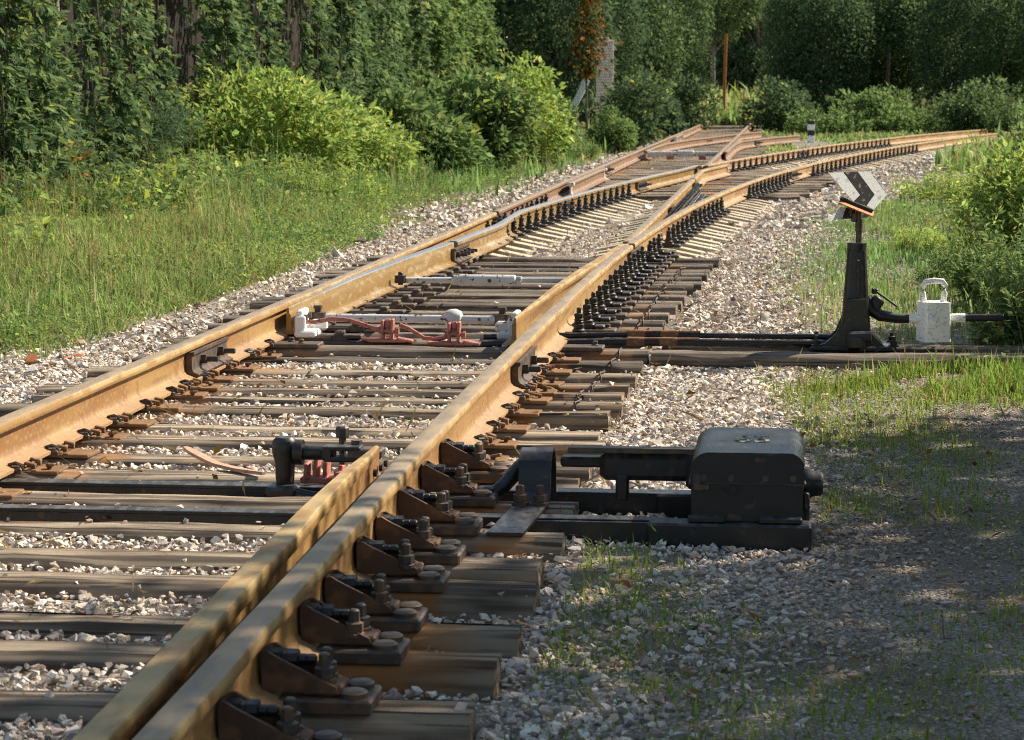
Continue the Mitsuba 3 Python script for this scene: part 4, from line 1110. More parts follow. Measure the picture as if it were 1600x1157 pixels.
# ------------------------------------------------------------------ plants
def leaves(pos, out, size, cols, r, droop=.3, aspect=.5, flat=.5, jitter_c=.22):
    """Leaf blades, two triangles folded along the midrib each. pos (n, 3) is the stalk end, out (n, 3) roughly where the tip points."""
    n = len(pos)
    size = np.broadcast_to(size, n) * r.uniform(.65, 1.3, n)
    d = out + r.normal(0, .55, (n, 3)) - [0, 0, droop]
    d /= np.linalg.norm(d, axis=1, keepdims=True) + 1e-9
    up = np.array([0, 0, 1.0]) * flat + out * .5 + r.normal(0, .45, (n, 3))
    s = np.cross(d, up); s /= np.linalg.norm(s, axis=1, keepdims=True) + 1e-9
    nn = np.cross(s, d)
    L, W = size[:, None], (size * aspect * r.uniform(.8, 1.2, n))[:, None]
    v = np.stack([pos, pos + d * L * .42 - s * W * .5 + nn * W * .16, pos + d * L + nn * L * r.uniform(-.12, .05, (n, 1)), pos + d * L * .42 + s * W * .5 + nn * W * .16], 1)
    f = (np.array([[0, 2, 1], [0, 3, 2]])[None] + (np.arange(n) * 4)[:, None, None]).reshape(-1, 3)
    c = cols[r.integers(0, len(cols), n)] * r.uniform(1 - jitter_c, 1 + jitter_c, (n, 1)) * r.uniform(.93, 1.07, (n, 3))
    return v.reshape(-1, 3), f, np.repeat(c, 4, 0).clip(.004, .8)


def palmate(pos, out, size, cols, r, k=5, droop=.35, spread=.85):
    """Creeper leaves: k leaflets fanned from one stalk."""
    n = len(pos)
    size = np.broadcast_to(size, n) * r.uniform(.7, 1.25, n)
    d = out * .45 + r.normal(0, .35, (n, 3)) - [0, 0, droop]
    d /= np.linalg.norm(d, axis=1, keepdims=True) + 1e-9
    up = out + [0, 0, .35] + r.normal(0, .4, (n, 3))
    s = np.cross(d, up); s /= np.linalg.norm(s, axis=1, keepdims=True) + 1e-9
    nn = np.cross(s, d)
    c = cols[r.integers(0, len(cols), n)] * r.uniform(.75, 1.3, (n, 1))
    V, C = [], []
    for t in np.linspace(-spread, spread, k):
        dd = d * math.cos(t) + s * math.sin(t); ss = s * math.cos(t) - d * math.sin(t)
        L = size[:, None] * (1 - .25 * abs(t)); W = L * .40
        V.append(np.stack([pos, pos + dd * L * .55 - ss * W * .5 + nn * L * .06, pos + dd * L - nn * L * .1, pos + dd * L * .55 + ss * W * .5 + nn * L * .06], 1))
        C.append(np.repeat((c * r.uniform(.92, 1.08, (n, 1)))[:, None], 4, 1))
    v = np.stack(V, 1).reshape(-1, 3); c = np.stack(C, 1).reshape(-1, 3)
    f = (np.array([[0, 2, 1], [0, 3, 2]])[None] + (np.arange(n * k) * 4)[:, None, None]).reshape(-1, 3)
    return v, f, c.clip(.004, .8)


def cat3(ms):
    v, f, c, at = [], [], [], 0
    for a, b, d in ms:
        v.append(a); f.append(b + at); c.append(d); at += len(a)
    return np.vstack(v), np.vstack(f), np.vstack(c)


def unit(r, n):
    u = r.normal(size=(n, 3)); return u / np.linalg.norm(u, axis=1, keepdims=True)


def clump_points(r, n, rad, lumps, fill=.35, low=-.2, lump_r=(.26, .5)):
    """Points and outward directions over a lumpy crown of half-axes rad about the origin: many smaller rounded sprays with gaps between."""
    rad = np.asarray(rad, float)
    c = unit(r, lumps) * r.uniform(.45, .88, (lumps, 1)); c[:, 2] = np.maximum(c[:, 2], low + r.uniform(-.1, .1, lumps))
    lr_ = r.uniform(*lump_r, lumps)
    k = r.choice(lumps, n, p=lr_ ** 2 / (lr_ ** 2).sum())
    u = unit(r, n); u[:, 2] = u[:, 2] * .8 + .15
    rr_ = lr_[k] * (1 - fill * r.random(n) ** 1.4) * (1 + .25 * r.normal(0, 1, n).clip(-1.5, 1.5) * .4)
    p = (c[k] + u * rr_[:, None])
    out = u * .6 + c[k] * .6 + [0, 0, .15]
    return p * rad, out / np.linalg.norm(out, axis=1, keepdims=True), c * rad


def twigs(centres, base, r, r0=.02, n=6):
    """Bent limbs from the base to the sprays."""
    parts = []
    for c in centres:
        mid = base * .5 + c * .5 + r.normal(0, .08, 3) * np.linalg.norm(c - base) - [0, 0, .06]
        t = np.linspace(0, 1, n)[:, None]
        p = base * (1 - t) ** 2 + 2 * mid * t * (1 - t) + c * t * t
        parts.append(tube(p, np.linspace(r0, r0 * .3, n), 5, False))
    return join(parts)


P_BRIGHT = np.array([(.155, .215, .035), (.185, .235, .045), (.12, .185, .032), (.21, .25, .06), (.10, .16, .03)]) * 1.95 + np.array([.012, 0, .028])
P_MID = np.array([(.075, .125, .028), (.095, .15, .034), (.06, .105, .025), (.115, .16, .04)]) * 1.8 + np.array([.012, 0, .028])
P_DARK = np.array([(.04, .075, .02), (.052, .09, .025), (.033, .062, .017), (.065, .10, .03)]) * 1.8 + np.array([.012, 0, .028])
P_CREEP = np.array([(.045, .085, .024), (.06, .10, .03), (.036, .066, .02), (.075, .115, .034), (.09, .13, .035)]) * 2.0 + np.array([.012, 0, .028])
P_WILLOW = np.array([(.05, .095, .03), (.065, .115, .035), (.04, .075, .022)]) * 1.5 + np.array([.012, 0, .028])
P_FAR = np.array([(.045, .08, .02), (.065, .105, .026), (.035, .062, .017), (.085, .125, .03)]) * 1.9 + np.array([.012, 0, .028])
P_YELLOW = np.array([(.19, .20, .03), (.23, .22, .035), (.15, .18, .03)]) * 1.6
P_AUTUMN = np.array([(.24, .085, .02), (.30, .12, .02), (.18, .10, .02), (.10, .10, .02)]) * 1.4


def shrub(name, label, x, d, rad, n, size, pal, seed, lumps=26, aspect=.5, droop=.3, cat='shrub', top=None, flat=.5, palm=False, extra=None):
    r = np.random.default_rng(seed)
    l, a = wt(x, d)
    zb = float(gz(l, a))
    p, out, cs = clump_points(r, n, rad, lumps)
    cen = np.array([x, d, zb + rad[2] * .62])
    p = p + cen
    keep = p[:, 2] > zb + .02
    p, out = p[keep], out[keep]
    m = palmate(p, out, size, pal, r, 5, droop) if palm else leaves(p, out, size, pal, r, droop, aspect, flat)
    if extra is not None:
        pal2, share = extra
        q = r.choice(len(p), int(len(p) * share), replace=False)
        m = cat3([m, leaves(p[q] + out[q] * size * .3, out[q], size * .9, pal2, r, droop, aspect, flat)])
    nsh = 46
    sc_ = cs[r.integers(0, len(cs), nsh)] * r.uniform(.8, 1.05, (nsh, 1)) + cen
    sd = (sc_ - cen) / np.asarray(rad) * [.7, .7, .5] + [0, 0, .55] + r.normal(0, .3, (nsh, 3))
    sd /= np.linalg.norm(sd, axis=1, keepdims=True)
    sl = r.uniform(.12, .42, nsh) * (rad[2] + .5)
    kq = r.integers(0, nsh, max(n // 5, 10)); uq = r.random(len(kq))
    ps = sc_[kq] + sd[kq] * (sl[kq] * uq)[:, None] - np.c_[uq * 0, uq * 0, .3 * sl[kq] * uq ** 2]
    phq = r.uniform(0, 2 * np.pi, len(kq))
    m = cat3([m, leaves(ps, sd[kq] * .5 + np.stack([np.cos(phq), np.sin(phq), phq * 0], 1) * .7, size * (1.1 - .5 * uq), pal * 1.1, r, droop, aspect, flat)])
    t = thing(name, label, cat)
    add('foliage', (m[0], m[1]), 'leaf', t, color=m[2])
    sel = cs[r.choice(len(cs), min(len(cs), 14), replace=False)] + cen
    add('stem', twigs(sel, np.array([x, d, zb - .05]), r, .018), 'bark', t, True, kind='stuff')
    return t


def weed(name, label, x, d, rad, n, size, pal, seed, aspect=.35, cat='weeds', extra=None, tall=1.0):
    """A clump of upright leafy stems of different heights."""
    r = np.random.default_rng(seed)
    l, a = wt(x, d)
    ns = max(30, n // 34)
    th = r.uniform(0, 2 * np.pi, ns); q = np.sqrt(r.random(ns))
    bx, by = x + rad[0] * q * np.cos(th), d + rad[1] * q * np.sin(th)
    H = rad[2] * 1.62 * r.uniform(.35, 1.05, ns) * (1 - .45 * q ** 2) * tall
    ln = np.stack([np.cos(th), np.sin(th)], 1) * (.15 + .5 * q[:, None] * r.random((ns, 1))) * H[:, None] + r.normal(0, .07, (ns, 2))
    zb = gz(*wt(bx, by))
    k = r.integers(0, ns, n); u = r.uniform(.12, 1.0, n) ** .75
    p = np.stack([bx[k] + ln[k, 0] * u ** 1.6, by[k] + ln[k, 1] * u ** 1.6, zb[k] + H[k] * u], -1)
    ph = r.uniform(0, 2 * np.pi, n)
    out = np.stack([np.cos(ph), np.sin(ph), .35 + .5 * u], -1)
    p = p + out * [1, 1, .2] * .02
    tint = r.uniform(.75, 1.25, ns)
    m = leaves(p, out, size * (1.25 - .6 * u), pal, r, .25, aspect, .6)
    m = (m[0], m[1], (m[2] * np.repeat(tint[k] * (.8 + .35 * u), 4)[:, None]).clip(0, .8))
    if extra is not None:
        e = r.choice(n, int(n * extra[1]), replace=False)
        m = cat3([m, leaves(p[e] + [0, 0, .02], out[e], size * .6, extra[0], r, .2, aspect, .6)])
    t = thing(name, label, cat)
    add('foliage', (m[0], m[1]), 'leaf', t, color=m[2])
    st_ = []
    for i_ in r.choice(ns, min(ns, 60), replace=False):
        uu = np.linspace(0, 1, 5)
        st_.append(tube(np.stack([bx[i_] + ln[i_, 0] * uu ** 1.6, by[i_] + ln[i_, 1] * uu ** 1.6, zb[i_] + H[i_] * uu - .02], 1), [.006, .005, .004, .003, .002], 4, False))
    add('stem', join(st_), 'weed_stem', t, True, kind='stuff')
    return t


def S(px, d, wpx, top):
    """x, d and half-axes of a plant that spans wpx pixels about column px and reaches up to row top."""
    x, z = at_depth(px, d, top)
    zb = float(gz(*wt(x, d)))
    h = max(z - zb, .25)
    w = wpx / FPX * d / 2
    return x, d, (w, min(w, 1.4), h * .62)


LEFT = [  # label, px, distance, width px, top row, leaves, size, palette, aspect, palmate
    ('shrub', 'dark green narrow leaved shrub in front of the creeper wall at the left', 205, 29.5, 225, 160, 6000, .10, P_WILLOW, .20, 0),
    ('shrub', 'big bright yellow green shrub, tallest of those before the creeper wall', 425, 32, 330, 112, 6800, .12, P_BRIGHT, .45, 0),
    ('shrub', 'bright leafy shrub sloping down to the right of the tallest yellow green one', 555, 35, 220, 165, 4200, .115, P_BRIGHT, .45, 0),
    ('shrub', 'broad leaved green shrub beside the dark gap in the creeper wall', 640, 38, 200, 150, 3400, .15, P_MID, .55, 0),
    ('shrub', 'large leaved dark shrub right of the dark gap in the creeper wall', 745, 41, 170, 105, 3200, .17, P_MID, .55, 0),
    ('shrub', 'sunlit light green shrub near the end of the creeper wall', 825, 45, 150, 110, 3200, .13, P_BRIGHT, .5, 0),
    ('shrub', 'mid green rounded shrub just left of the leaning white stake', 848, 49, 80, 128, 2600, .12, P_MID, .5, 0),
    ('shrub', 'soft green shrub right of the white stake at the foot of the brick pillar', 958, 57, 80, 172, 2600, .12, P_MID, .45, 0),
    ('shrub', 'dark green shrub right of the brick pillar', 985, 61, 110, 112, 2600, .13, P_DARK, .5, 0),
    ('shrub', 'tangled yellowish vine shrub at the left edge of the picture', 35, 25.5, 190, 205, 3800, .09, P_CREEP, .45, 0),
    ('shrub', 'low light green weeds shrub under the big bright shrub', 335, 27.5, 190, 248, 2600, .085, P_MID, .3, 0),
    ('shrub', 'low leafy weeds at the foot of the narrow leaved shrub', 110, 24.5, 200, 272, 2400, .08, P_MID, .35, 0),
    ('shrub', 'knee high bright weeds below the sloping bright shrub', 500, 30.5, 210, 242, 2600, .085, P_BRIGHT, .35, 0),
    ('shrub', 'low green weeds by the pale gravel patch of the left verge', 620, 36, 160, 240, 2000, .09, P_MID, .4, 0),
    ('shrub', 'low nettle like weeds in front of the large leaved dark shrub', 715, 40, 120, 222, 1700, .10, P_MID, .4, 0),
    ('shrub', 'low green weeds in front of the sunlit light green shrub', 800, 45, 130, 205, 1800, .10, P_MID, .4, 0),
    ('shrub', 'low weeds with yellowish tips beside the left rail of the far track', 872, 51, 110, 200, 1800, .10, P_MID, .4, 0),
    ('shrub', 'dry greenish weeds on the verge beyond the yellowish ones', 915, 58, 90, 184, 1400, .10, P_MID, .3, 0),
]
for n_, (nm, lab, px, d, w, top, n, s, pal, asp, pm_) in enumerate(LEFT):
    x, d, rad = S(px, d, w, top)
    if top > 172 and n_ != 9:
        weed('weeds', lab.replace(' shrub', ''), x, d, (rad[0], rad[1], rad[2] * 1.1), int(n * 1.3), s, pal, 100 + n_, asp * .8, extra=(P_YELLOW, .05))
        continue
    shrub(nm, lab, x, d, rad, n, s, pal, 100 + n_, 30, asp, extra=(P_YELLOW, .05) if n_ != 9 else (P_AUTUMN, .25), droop=.5 if asp < .25 else .35)
RIGHT = [
    ('dark leafy weeds at the right edge beside the lever end', 1605, 14.0, 140, 385, 2600, .075, P_MID, .4),
    ('bushy green weeds right of the counterweight', 1585, 17.0, 170, 330, 3600, .075, P_MID, .4),
    ('sunlit yellow green shrub at the right edge below the curved rails', 1604, 21.5, 180, 228, 3600, .085, P_BRIGHT, .45),
    ('yellowish weeds growing up in front of the end of the curved rails', 1572, 26, 150, 208, 3200, .085, P_BRIGHT, .4),
    ('low yellowish weeds beside the inner curved rail', 1475, 32, 140, 258, 2200, .085, P_BRIGHT, .35),
    ('tall green shrub at the right edge hiding the curved track', 1640, 29, 170, 178, 3200, .10, P_MID, .5),
    ('grassy weeds behind the arrow indicator', 1450, 22.5, 130, 345, 2200, .07, P_BRIGHT, .25),
    ('green weeds between the indicator and the sunlit shrub', 1515, 18.5, 140, 385, 2600, .07, P_MID, .3),
]
for n_, (lab, px, d, w, top, n, s, pal, asp) in enumerate(RIGHT):
    x, d, rad = S(px, d, w, top)
    if 'shrub' in lab and 'weeds' not in lab:
        shrub('shrub', lab, x, d, rad, n, s, pal, 200 + n_, 46, asp, extra=(P_YELLOW, .10))
    weed('weeds' if 'weeds' in lab else 'tall_weed', lab if 'weeds' in lab else 'upright leafy stems growing out of the ' + ' '.join(lab.split()[:8]), x, d - .3, (rad[0] * 1.05, rad[1], rad[2] * 1.15), int(n * (1.3 if 'weeds' in lab else .5)), s, pal, 250 + n_, asp * .8, extra=(P_YELLOW, .08))
FAR = [
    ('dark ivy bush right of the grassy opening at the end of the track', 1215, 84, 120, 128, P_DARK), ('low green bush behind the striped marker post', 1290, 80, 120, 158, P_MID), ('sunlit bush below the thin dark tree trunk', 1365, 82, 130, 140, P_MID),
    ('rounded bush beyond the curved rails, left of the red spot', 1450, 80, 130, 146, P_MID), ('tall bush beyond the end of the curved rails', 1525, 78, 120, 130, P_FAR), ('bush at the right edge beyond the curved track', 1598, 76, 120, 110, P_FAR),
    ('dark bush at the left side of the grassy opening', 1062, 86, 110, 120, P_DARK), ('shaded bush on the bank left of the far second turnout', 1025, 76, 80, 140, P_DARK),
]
for n_, (lab, px, d, w, top, pal) in enumerate(FAR):
    x, d, rad = S(px, d, w, top)
    if n_ in (1, 3, 5):
        weed('weeds', lab.replace('bush', 'weeds'), x, d, (rad[0] * 1.1, rad[1], rad[2] * .9), 3600, .16, pal, 300 + n_, .5, extra=(P_BRIGHT, .1))
    else:
        shrub('bush', lab, x, d, rad, 2800, .17, pal, 300 + n_, 34, .55, cat='bush', extra=(P_BRIGHT, .06))
for n_, px in enumerate((1108, 1150, 1192)):
    shrub('bush', 'dark bush closing the grassy opening behind the rusty pole, ' + ('left', 'middle', 'right')[n_] + ' of three', at_depth(px, 127), 127, (1.3, 1.2, 1.6), 2600, .24, P_DARK, 330 + n_, 30, .55, cat='bush')

# trees: three proto crowns, each used with another size and turn
def tree_proto(seed, h, rad, n, size, pal, lumps):
    r = np.random.default_rng(seed)
    p, out, cs = clump_points(r, n, rad, lumps, .4, -.75, (.20, .40))
    cz = h - rad[2] * .95
    m = leaves(p + [0, 0, cz], out, size, pal, r, .35, .55, .5)
    v = [np.array([0, 0, -.3]), np.array([.05, .02, h * .25]), np.array([-.06, .04, h * .5]), np.array([.02, 0, cz + rad[2] * .3])]
    trunk = tube(v, [.20, .16, .12, .05], 9)
    limbs = twigs(cs[r.choice(len(cs), 22, replace=False)] + [0, 0, cz], np.array([0, 0, h * .33]), r, .06)
    return mikit.ply((m[0], m[1]), 'leaf', color=m[2]), mikit.ply(join([trunk, limbs]), 'bark', True)


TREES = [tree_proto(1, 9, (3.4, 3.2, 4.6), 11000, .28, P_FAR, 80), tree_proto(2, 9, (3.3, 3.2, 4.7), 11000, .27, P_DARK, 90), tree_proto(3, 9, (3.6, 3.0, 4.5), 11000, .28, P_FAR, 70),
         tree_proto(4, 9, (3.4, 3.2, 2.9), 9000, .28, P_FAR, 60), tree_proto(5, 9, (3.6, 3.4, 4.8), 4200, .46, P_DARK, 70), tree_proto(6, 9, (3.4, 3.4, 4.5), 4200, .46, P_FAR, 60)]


def tree(label, px, d, hw, top, k, rot, name='tree', x=None, sz=None, s=None, group=None):
    x = at_depth(px, d) if x is None else x
    zb = float(gz(*wt(x, d)))
    if s is None:
        s, sz = hw / FPX * d / 3.4, (top - zb) / 9.0
    t = thing(name, label, 'tree', group)
    m = world_matrix(x, d, zb, rot, (s, s, sz or s))
    add('crown', TREES[k][0], None, t, mat=m)
    add('trunk', TREES[k][1], None, t, mat=m)
    return t


TR = [('tree behind the brick pillar', 940, 78, 75, 5.6, 1), ('tree leaning over the far end of the straight track from the left', 1005, 84, 75, 5.8, 0), ('tree left of the rusty pole, its edge reaching the grassy opening', 1062, 92, 52, 6.2, 2),
      ('high crowned tree arching over the grassy opening behind the rusty pole', 1112, 116, 75, 7.6, 3), ('second high crowned tree arching over the right half of the grassy opening', 1185, 128, 75, 8.2, 3),
      ('dark tree right of the grassy opening', 1232, 93, 48, 6.2, 1), ('dark tree behind the striped marker post', 1290, 92, 75, 6.0, 1), ('tree with the thin dark trunk before it beyond the curve', 1355, 94, 75, 6.2, 0),
      ('shaded tree beyond the middle of the curved rails', 1425, 93, 75, 5.8, 2), ('tree beyond the end of the curved rails', 1500, 90, 80, 6.2, 1), ('tree near the right edge beyond the curve', 1575, 88, 80, 5.8, 0), ('tree cut by the right edge of the picture', 1650, 85, 80, 6.0, 2)]
for n_, (lab, px, d, hw, top, k) in enumerate(TR):
    tree(lab, px, d, hw, top, k, n_ * 1.3)
for n_, px in enumerate(range(860, 1660, 66)):
    d = 134 + 8 * (n_ % 2)
    tree(f'dark tree of the wood closing the view, {ORD[n_ + 1]} of its row from the left', px, d, 82, 8.6, 4 + n_ % 2, n_ * 2.1, group='trees of the wood behind')
for n_, px in enumerate((560, 640, 720, 800, 880)):
    tree(f'dark tree behind the far end of the creeper wall, {ORD[n_ + 1]} from the left', px, 74 + 3 * (n_ % 2), 85, 6.5, 4 + n_ % 2, n_ * 1.9, group='trees behind the creeper wall')
for n_, (x, y, s, sz) in enumerate(((6.7, 11.5, .62, .62), (5.8, 8.4, .58, .84), (6.8, 16.4, .48, .48), (4.6, 3.4, .62, .62), (8.8, 8.2, .85, .85))):
    tree(ORD[n_ + 1] + ' roadside tree to the right of the point machine throwing its shade', None, y, None, None, n_ % 3, n_ * 2.0, x=x, s=s, sz=sz)

# slender trunk before the far trees
k = thing('sapling', 'thin dark bare trunk standing before the trees beyond the curve', 'tree')
x0 = at_depth(1382, 86)
scene[k] = mikit.ply(tube([(x0 - .06, 86, .1), (x0, 86, 1.6), (x0 + .06, 86, 2.7)], [.075, .065, .05], 8), 'dark_trunk', True)

# ------------------------------------------------------------------ the creeper wall on the left
WL = -8.15
wall = thing('ruined_wall', 'old grey wall almost hidden behind the hanging creeper on the left', 'wall')
for n_, (a0, a1) in enumerate(((12, 24.5), (24.55, 38), (38.05, 50), (50.05, 60))):
    add('panel', T(box((WL - .35, (a0 + a1) / 2, 2.3), (.30, a1 - a0, 5.2), .03)), 'old_plaster', wall, 30)
VR = np.random.default_rng(404)


def creeper(label, a0, a1, n, pal, seed, size=.12, extra=None, hmax=4.9):
    r = np.random.default_rng(seed)
    t = thing('creeper', label, 'creeper')
    # lumpy relief of leaf masses in front of the wall with hollows between them, and strands hanging over it
    def relief(a, z):
        c = np.stack([a * .62, z * .75, a * 0 + seed], -1)
        return 1.75 * np.clip(meshkit.fbm(c, 4, 6) - .22, 0, 1) + .28 * np.clip(1.8 - z, 0, 2)

    n2 = int(n * 1.9)
    a, z = r.uniform(a0, a1, n2), r.uniform(.1, hmax, n2)
    rel = relief(a, z)
    e = .12
    slope = np.stack([np.ones(n2), -(relief(a + e, z) - rel) / e, -(relief(a, z + e) - rel) / e], -1)
    keep = r.random(n2) < np.clip((rel - .46) * 3.0, .03, 1)
    ns = int((a1 - a0) * 7)
    sa, sz, ln = r.uniform(a0, a1, ns), r.uniform(1.6, hmax, ns), r.uniform(.7, 2.6, ns)
    n = n + n % 2
    k = r.integers(0, ns, n // 2); u = r.random(n // 2)
    za = sz[k] - u * ln[k]
    aa = sa[k] + .10 * np.sin(za * 2.5 + k) + r.normal(0, .05, n // 2)
    ls_ = WL + relief(sa[k], sz[k]) + .14 + .18 * u + r.normal(0, .05, n // 2)
    l = np.r_[WL + rel * (1 - .35 * r.random(n2) ** 2) + r.normal(0, .05, n2), ls_]
    a, z, keep = np.r_[a, aa], np.r_[z, za], np.r_[keep, za > .2]
    slope = np.vstack([slope, np.broadcast_to([1, 0, .2], (n // 2, 3))])
    p = tw(np.stack([l, a, z], -1))[keep]
    out = tw(slope)[keep] + [0, 0, .25]
    out /= np.linalg.norm(out, axis=1, keepdims=True)
    kk = r.random(len(p)) < .5
    m = cat3([palmate(p[kk], out[kk], size, pal, r), leaves(p[~kk], out[~kk], size * .95, pal, r, .7, .5, .2)])
    if extra is not None:
        q = r.choice(len(p), int(len(p) * extra[1]), replace=False)
        m = cat3([m, leaves(p[q] + out[q] * .08, out[q], size * .6, extra[0], r, .6, .5, .2)])
    add('foliage', (m[0], m[1]), 'leaf', t, color=m[2])
    st_ = []
    for q in r.choice(ns, min(ns, 42), replace=False):
        zz = np.linspace(sz[q] + .2, max(.1, sz[q] - ln[q]), 8)
        st_.append(tube(tw(np.stack([WL + relief(sa[q:q + 1], sz[q:q + 1])[0] + .12 + zz * 0, sa[q] + .10 * np.sin(zz * 2.5 + q), zz], -1)), .008, 5, False))
    add('stem', join(st_), 'bark', t, True, kind='stuff')


creeper('dark hanging creeper with orange tinged strands at the far left', 18, 29, 9000, P_CREEP, 1, .12, (P_YELLOW, .10))
creeper('thick hanging creeper behind the tallest yellow green shrub', 29, 40, 9000, P_CREEP, 2, .125, (P_YELLOW, .04))
creeper('dark leafy creeper over the wall behind the broad leaved shrub', 40, 50, 8000, P_CREEP, 3, .14, (P_MID, .2))
creeper('brighter creeper at the far end of the overgrown wall', 50, 61, 8000, P_MID, 4, .15, (P_BRIGHT, .15))
ct = thing('creeper', 'hanging rust red autumn creeper left of the brick pillar', 'creeper')
r = np.random.default_rng(9)
n = 1500
z = r.uniform(1.7, 4.6, n)
xh = at_depth(917, 60) + r.normal(0, .17, n) * (1 + .3 * np.sin(z * 3))
p = np.stack([xh, 60 + r.normal(0, .25, n), z], -1)
m = leaves(p, np.broadcast_to([.3, -.6, 0], (n, 3)), .14, np.vstack([P_AUTUMN * .7, P_AUTUMN * .35, P_DARK]), r, .7, .55, .2)
add('foliage', (m[0], m[1]), 'leaf', ct, color=m[2])
add('stem', tube([(at_depth(917, 60), 60.1, .2), (at_depth(915, 60), 60.1, 2.5), (at_depth(918, 60), 60.1, 5)], .03, 6), 'bark', ct, True)
for n_, (px, d, wd, zt) in enumerate(((84, 26.2, .075, 3.4), (122, 27.4, .06, 3.2), (64, 26.0, .05, 3.0))):
    k = thing('bare_trunk', ('pale thick trunk in the dark gap of the creeper at the left', 'thinner pale trunk just right of the thick one in the creeper gap', 'dark thin trunk left of the pale thick one')[n_], 'trunk')
    x = at_depth(px, d)
    scene[k] = mikit.ply(tube([(x - .03, d, .1), (x, d, 1.2), (x + .05, d, 2.0), (x + .02, d, zt)], [wd, wd * .95, wd * .9, wd * .7], 9), 'bark', True)

# ------------------------------------------------------------------ grass
G_GREEN = np.array([(.105, .175, .045), (.13, .20, .055), (.085, .15, .04), (.16, .21, .07), (.19, .20, .10)]) * 1.7
G_LUSH = np.array([(.10, .175, .03), (.13, .20, .035), (.16, .22, .05)]) * 1.6
G_DRY = np.array([(.30, .25, .12), (.26, .19, .09), (.20, .13, .06)]) * 1.3


def blades(l, a, h, w, pal, r, bend=.45):
    n = len(l)
    base = tw(np.stack([l, a, gz(l, a) - .01], -1))
    th = r.uniform(0, 2 * np.pi, n)
    lean = np.stack([np.cos(th), np.sin(th), th * 0], 1)
    side = np.stack([-np.sin(th + r.normal(0, .7, n)), np.cos(th), th * 0], 1)
    b = (bend * r.random(n))[:, None]
    H, W = h[:, None], w[:, None]
    up = np.array([0, 0, 1.0])
    m = base + up * H * .55 + lean * H * b * .35
    t = base + up * H * (1 - np.minimum(b, 1.3) * .55) + lean * H * b
    v = np.stack([base - side * W * .5, base + side * W * .5, m + side * W * .38, m - side * W * .38, t], 1)
    f = (np.array([[0, 1, 2], [0, 2, 3], [3, 2, 4]])[None] + (np.arange(n) * 5)[:, None, None]).reshape(-1, 3)
    patch = meshkit.fbm(np.stack([l * .9, a * .45, l * 0], -1), 3, 41)[:, None]
    c = pal[r.integers(0, len(pal), n)] * r.uniform(.7, 1.25, (n, 1)) * (.65 + .7 * patch)
    c = c * (1 + (meshkit.noise(np.stack([l * .5, a * .3, l * 0], -1), 77)[:, None] - .5) * np.array([.55, .12, .1]))
    return v.reshape(-1, 3), f, np.repeat(c, 5, 0)


def lawn(label, n, l0, l1, a0, a1, h, w, seed, mask, pal=G_GREEN, dry=.05, bend=.5):
    r = np.random.default_rng(seed)
    l, a = r.uniform(l0, l1, n), a0 + (a1 - a0) * r.random(n)
    keep = in_view(l, a, .4)
    l, a = l[keep], a[keep]
    k = mask(l, a)
    keep = r.random(len(l)) < k
    l, a, k = l[keep], a[keep], k[keep]
    hh = np.exp(r.normal(math.log(h), .35, len(l))) * (.45 + .55 * k)
    hh *= .6 + .8 * meshkit.fbm(np.stack([l * .8, a * .5, l * 0], -1), 3, seed)
    d = r.random(len(l)) < dry
    ms = [blades(l[~d], a[~d], hh[~d], w * r.uniform(.7, 1.3, (~d).sum()) * np.maximum(1, a[~d] / 26), pal, r, bend)]
    if d.any():
        ms.append(blades(l[d], a[d], hh[d] * 1.15, w * .8 * np.maximum(1, a[d] / 26), G_DRY, r, bend))
    m = cat3(ms)
    add('grass', (m[0], m[1]), 'grass_blade', color=m[2], kind='stuff', label=label, cat='grass')


def left_mask(l, a):
    q = meshkit.fbm(np.stack([l * 2.1, a * 1.2, l * 0], -1), 3, 14)
    return left_mask0(l, a) * np.clip((q - .28) * 4, .15, 1) + .16 * (q > .52) * np.clip((-3.55 - l) / .5, 0, 1) * (l > -5)


def left_mask0(l, a):
    w = meshkit.fbm(np.stack([l * .9, a * .7, l * 0], -1), 3, 8)
    return np.clip((verge(a) - l - .5 * (w - .42) * 2) / .7, 0, 1) * (.55 + .9 * (w - .2)).clip(0, 1)


def right_mask(l, a):
    c = np.maximum(curve_r(a), -.9)
    edge = np.interp(a, [4, 10, 13, 14.5, 20, 26, 34, 50], [1.9, 1.9, 1.45, .9, .62, .75, 1.4, 1.9])
    return np.clip((l - c - edge) / .9, 0, 1) * (.35 + 1.2 * (meshkit.fbm(np.stack([l * .9, a * .45, l * 0], -1), 3, 33) - .25)).clip(0, 1)


def far_tri(l, a):
    w = meshkit.fbm(np.stack([l * .5, a * .3, l * 0], -1), 3, 8)
    return ((l > -.7) & (l < curve_r(a) - 2.3) & (w > .3) & ~((np.abs(l - .69) < .5) & (a > 62) & (a < 71))).astype(float)


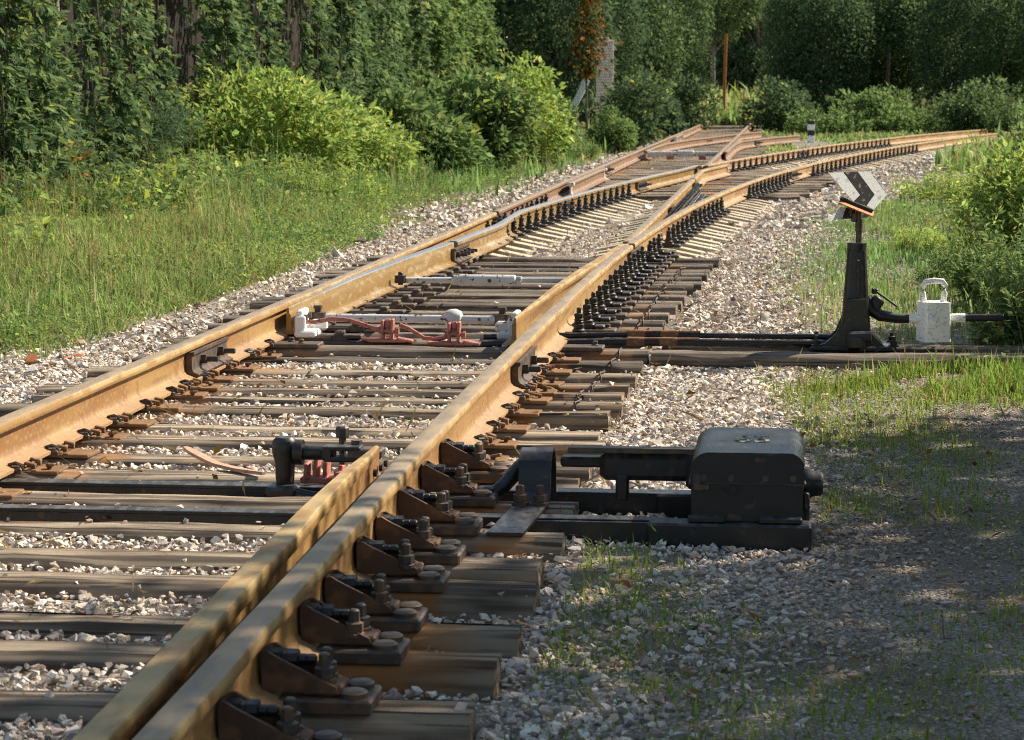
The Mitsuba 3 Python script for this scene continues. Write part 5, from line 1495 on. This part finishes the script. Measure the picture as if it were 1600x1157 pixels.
lawn('tall green grass on the left verge up to the shrubs', 200000, -9.0, -4.0, 13, 34, .19, .009, 1, left_mask, G_GREEN, .08, 1.5)
lawn('scattered tall thin grass stalks in front of the creeper wall shrubs', 26000, -8.0, -4.3, 13, 36, .42, .008, 11, lambda l, a: np.clip((-4.6 - l) / 1.2, 0, 1) * np.clip((meshkit.fbm(np.stack([l * .8, a * .5, l * 0], -1), 3, 19) - .36) * 4, 0.05, 1), G_GREEN, .2, .7)
lawn('grass of the left verge further along the track', 50000, -8.5, -3.7, 34, 70, .30, .02, 2, left_mask)
lawn('grass and weeds on the right beside the switch stand', 130000, -.6, 7.5, 12.0, 32, .105, .009, 3, right_mask, G_GREEN, .06)
lawn('thin short grass in the shaded gravel on the right', 75000, -.7, 2.8, 4.5, 13.0, .042, .006, 4, lambda l, a: grassy(l, a) * (l > np.interp(a, [7.8, 8.2, 10, 12.5], [-.62, .12, .12, -.15])) * .8, G_LUSH, .05)
lawn('grass in the wedge between the straight track and the curve', 50000, -1.0, 16, 42, 100, .10, .025, 5, far_tri, G_GREEN, .12)
lawn('grass beyond the outer curved rail towards the bushes', 40000, 3.0, 22, 44, 96, .30, .035, 6, lambda l, a: ((l > curve_r(a) + 1.0)).astype(float), G_GREEN, .12)
def undergrowth(label, n, l0, l1, a0, a1, hmax, size, pal, seed, dens):
    r = np.random.default_rng(seed)
    l, a = r.uniform(l0, l1, n), r.uniform(a0, a1, n)
    q = meshkit.fbm(np.stack([l * 1.1, a * .6, l * 0], -1), 3, seed)
    k = in_view(l, a, .4) & (r.random(n) < dens(l, a) * np.clip((q - .33) * 5, 0, 1))
    l, a, q = l[k], a[k], q[k]
    z = gz(l, a) + .02 + hmax * r.random(len(l)) ** .8 * np.clip((q - .25) * 2.4, .1, 1)
    ph = r.uniform(0, 2 * np.pi, len(l))
    m = leaves(tw(np.stack([l, a, z], -1)), np.stack([np.cos(ph), np.sin(ph), ph * 0 + .5], -1), size, pal, r, .15, .55, .8)
    add('undergrowth', (m[0], m[1]), 'leaf', color=m[2], kind='stuff', label=label, cat='undergrowth')


P_MIX = np.vstack([P_MID, P_MID, P_BRIGHT, P_YELLOW[:1]])
undergrowth('low leafy undergrowth filling the foot of the creeper wall', 42000, -8.2, -5.6, 18, 62, .55, .095, P_MIX, 61, lambda l, a: np.clip((-5.7 - l) / .8, .1, 1))
undergrowth('small broad leaved weeds in the grass of the left verge', 80000, -7.8, -3.9, 13, 40, .17, .038, P_MIX, 62, lambda l, a: np.clip((verge(a) - l + .1) / .5, .06, 1))
undergrowth('small leafy weeds in the grass beside the switch stand', 26000, .2, 6.5, 12.5, 34, .17, .045, P_MIX, 63, lambda l, a: np.clip((l - np.maximum(curve_r(a), -.9) - 1.9) / .8, 0, 1))
undergrowth('rough green undergrowth before the trees beyond the curve', 60000, 0, 26, 62, 96, 1.1, .15, P_MIX, 66, lambda l, a: np.clip((l - curve_r(a) - 2.5) / 3, 0, 1))
undergrowth('tiny green sprigs in the shaded gravel by the point machine', 22000, -.6, 3.0, 4.8, 12.5, .03, .014, P_MIX, 64, lambda l, a: .9 * grassy(l, a) * (l > np.interp(a, [7.8, 8.2, 10, 12.5], [-.62, .1, .1, -.2])))
lawn('long yellow meadow grass glowing in the opening behind the rusty pole', 45000, -6, 4, 97, 114, .45, .04, 7, lambda l, a: np.ones(len(l)), np.vstack([P_YELLOW * 1.35, G_GREEN * 1.3, G_DRY * 1.2]), .1)
lawn('patchy bright grass tuft in front of the switch stand timbers', 34000, -.3, 2.2, 11.2, 13.05, .095, .007, 8, lambda l, a: np.clip((l + .1) / .6, 0, 1) * np.clip((a - 11.4) / .9, .05, 1) * np.clip((meshkit.fbm(np.stack([l * 2.4, a * 1.6, l * 0], -1), 3, 5) - .36) * 5, 0.03, 1), G_LUSH, .12, .8)
lawn('sparse green sprigs among the sleepers of the far track', 2200, -2.7, -1.0, 44, 60, .06, .03, 9, lambda l, a: (meshkit.noise(np.stack([l * 2, a * .8, l * 0], -1), 4) > .6).astype(float), G_LUSH, .1)

# dry straws and dead leaves fallen on ballast and sleepers
r = np.random.default_rng(88)
n = 2600
l, a = r.uniform(-4.6, 1.6, n), r.uniform(4.5, 24, n)
keep = in_view(l, a, .2)
l, a = l[keep], a[keep]
z = gz(l, a) + .035 + .008 * r.random(len(l))
z = np.where((between_sleepers(l, a) < .09) & (l > -3.3) & (l < -.75), RZ + .006, z)
ph = r.uniform(0, 2 * np.pi, len(l))
m1 = leaves(tw(np.stack([l, a, z], -1)), np.stack([np.cos(ph), np.sin(ph), ph * 0], -1), .10 * r.uniform(.4, 1.4, len(l)), np.vstack([G_DRY * 1.1, G_DRY * .6]), r, .0, .07, 1.5)
q = r.random(len(l)) < .18
m2 = leaves(tw(np.stack([l[q] + .03, a[q], z[q]], -1)), np.stack([np.cos(ph[q]), np.sin(ph[q]), ph[q] * 0], -1), .045, np.array([(.20, .10, .04), (.28, .17, .05), (.12, .07, .035)]), r, .0, .6, 1.5)
m = cat3([m1, m2])
add('dry_litter', (m[0], m[1]), 'leaf', color=m[2], kind='stuff', label='dry straws and dead leaves scattered over ballast and sleepers', cat='litter')
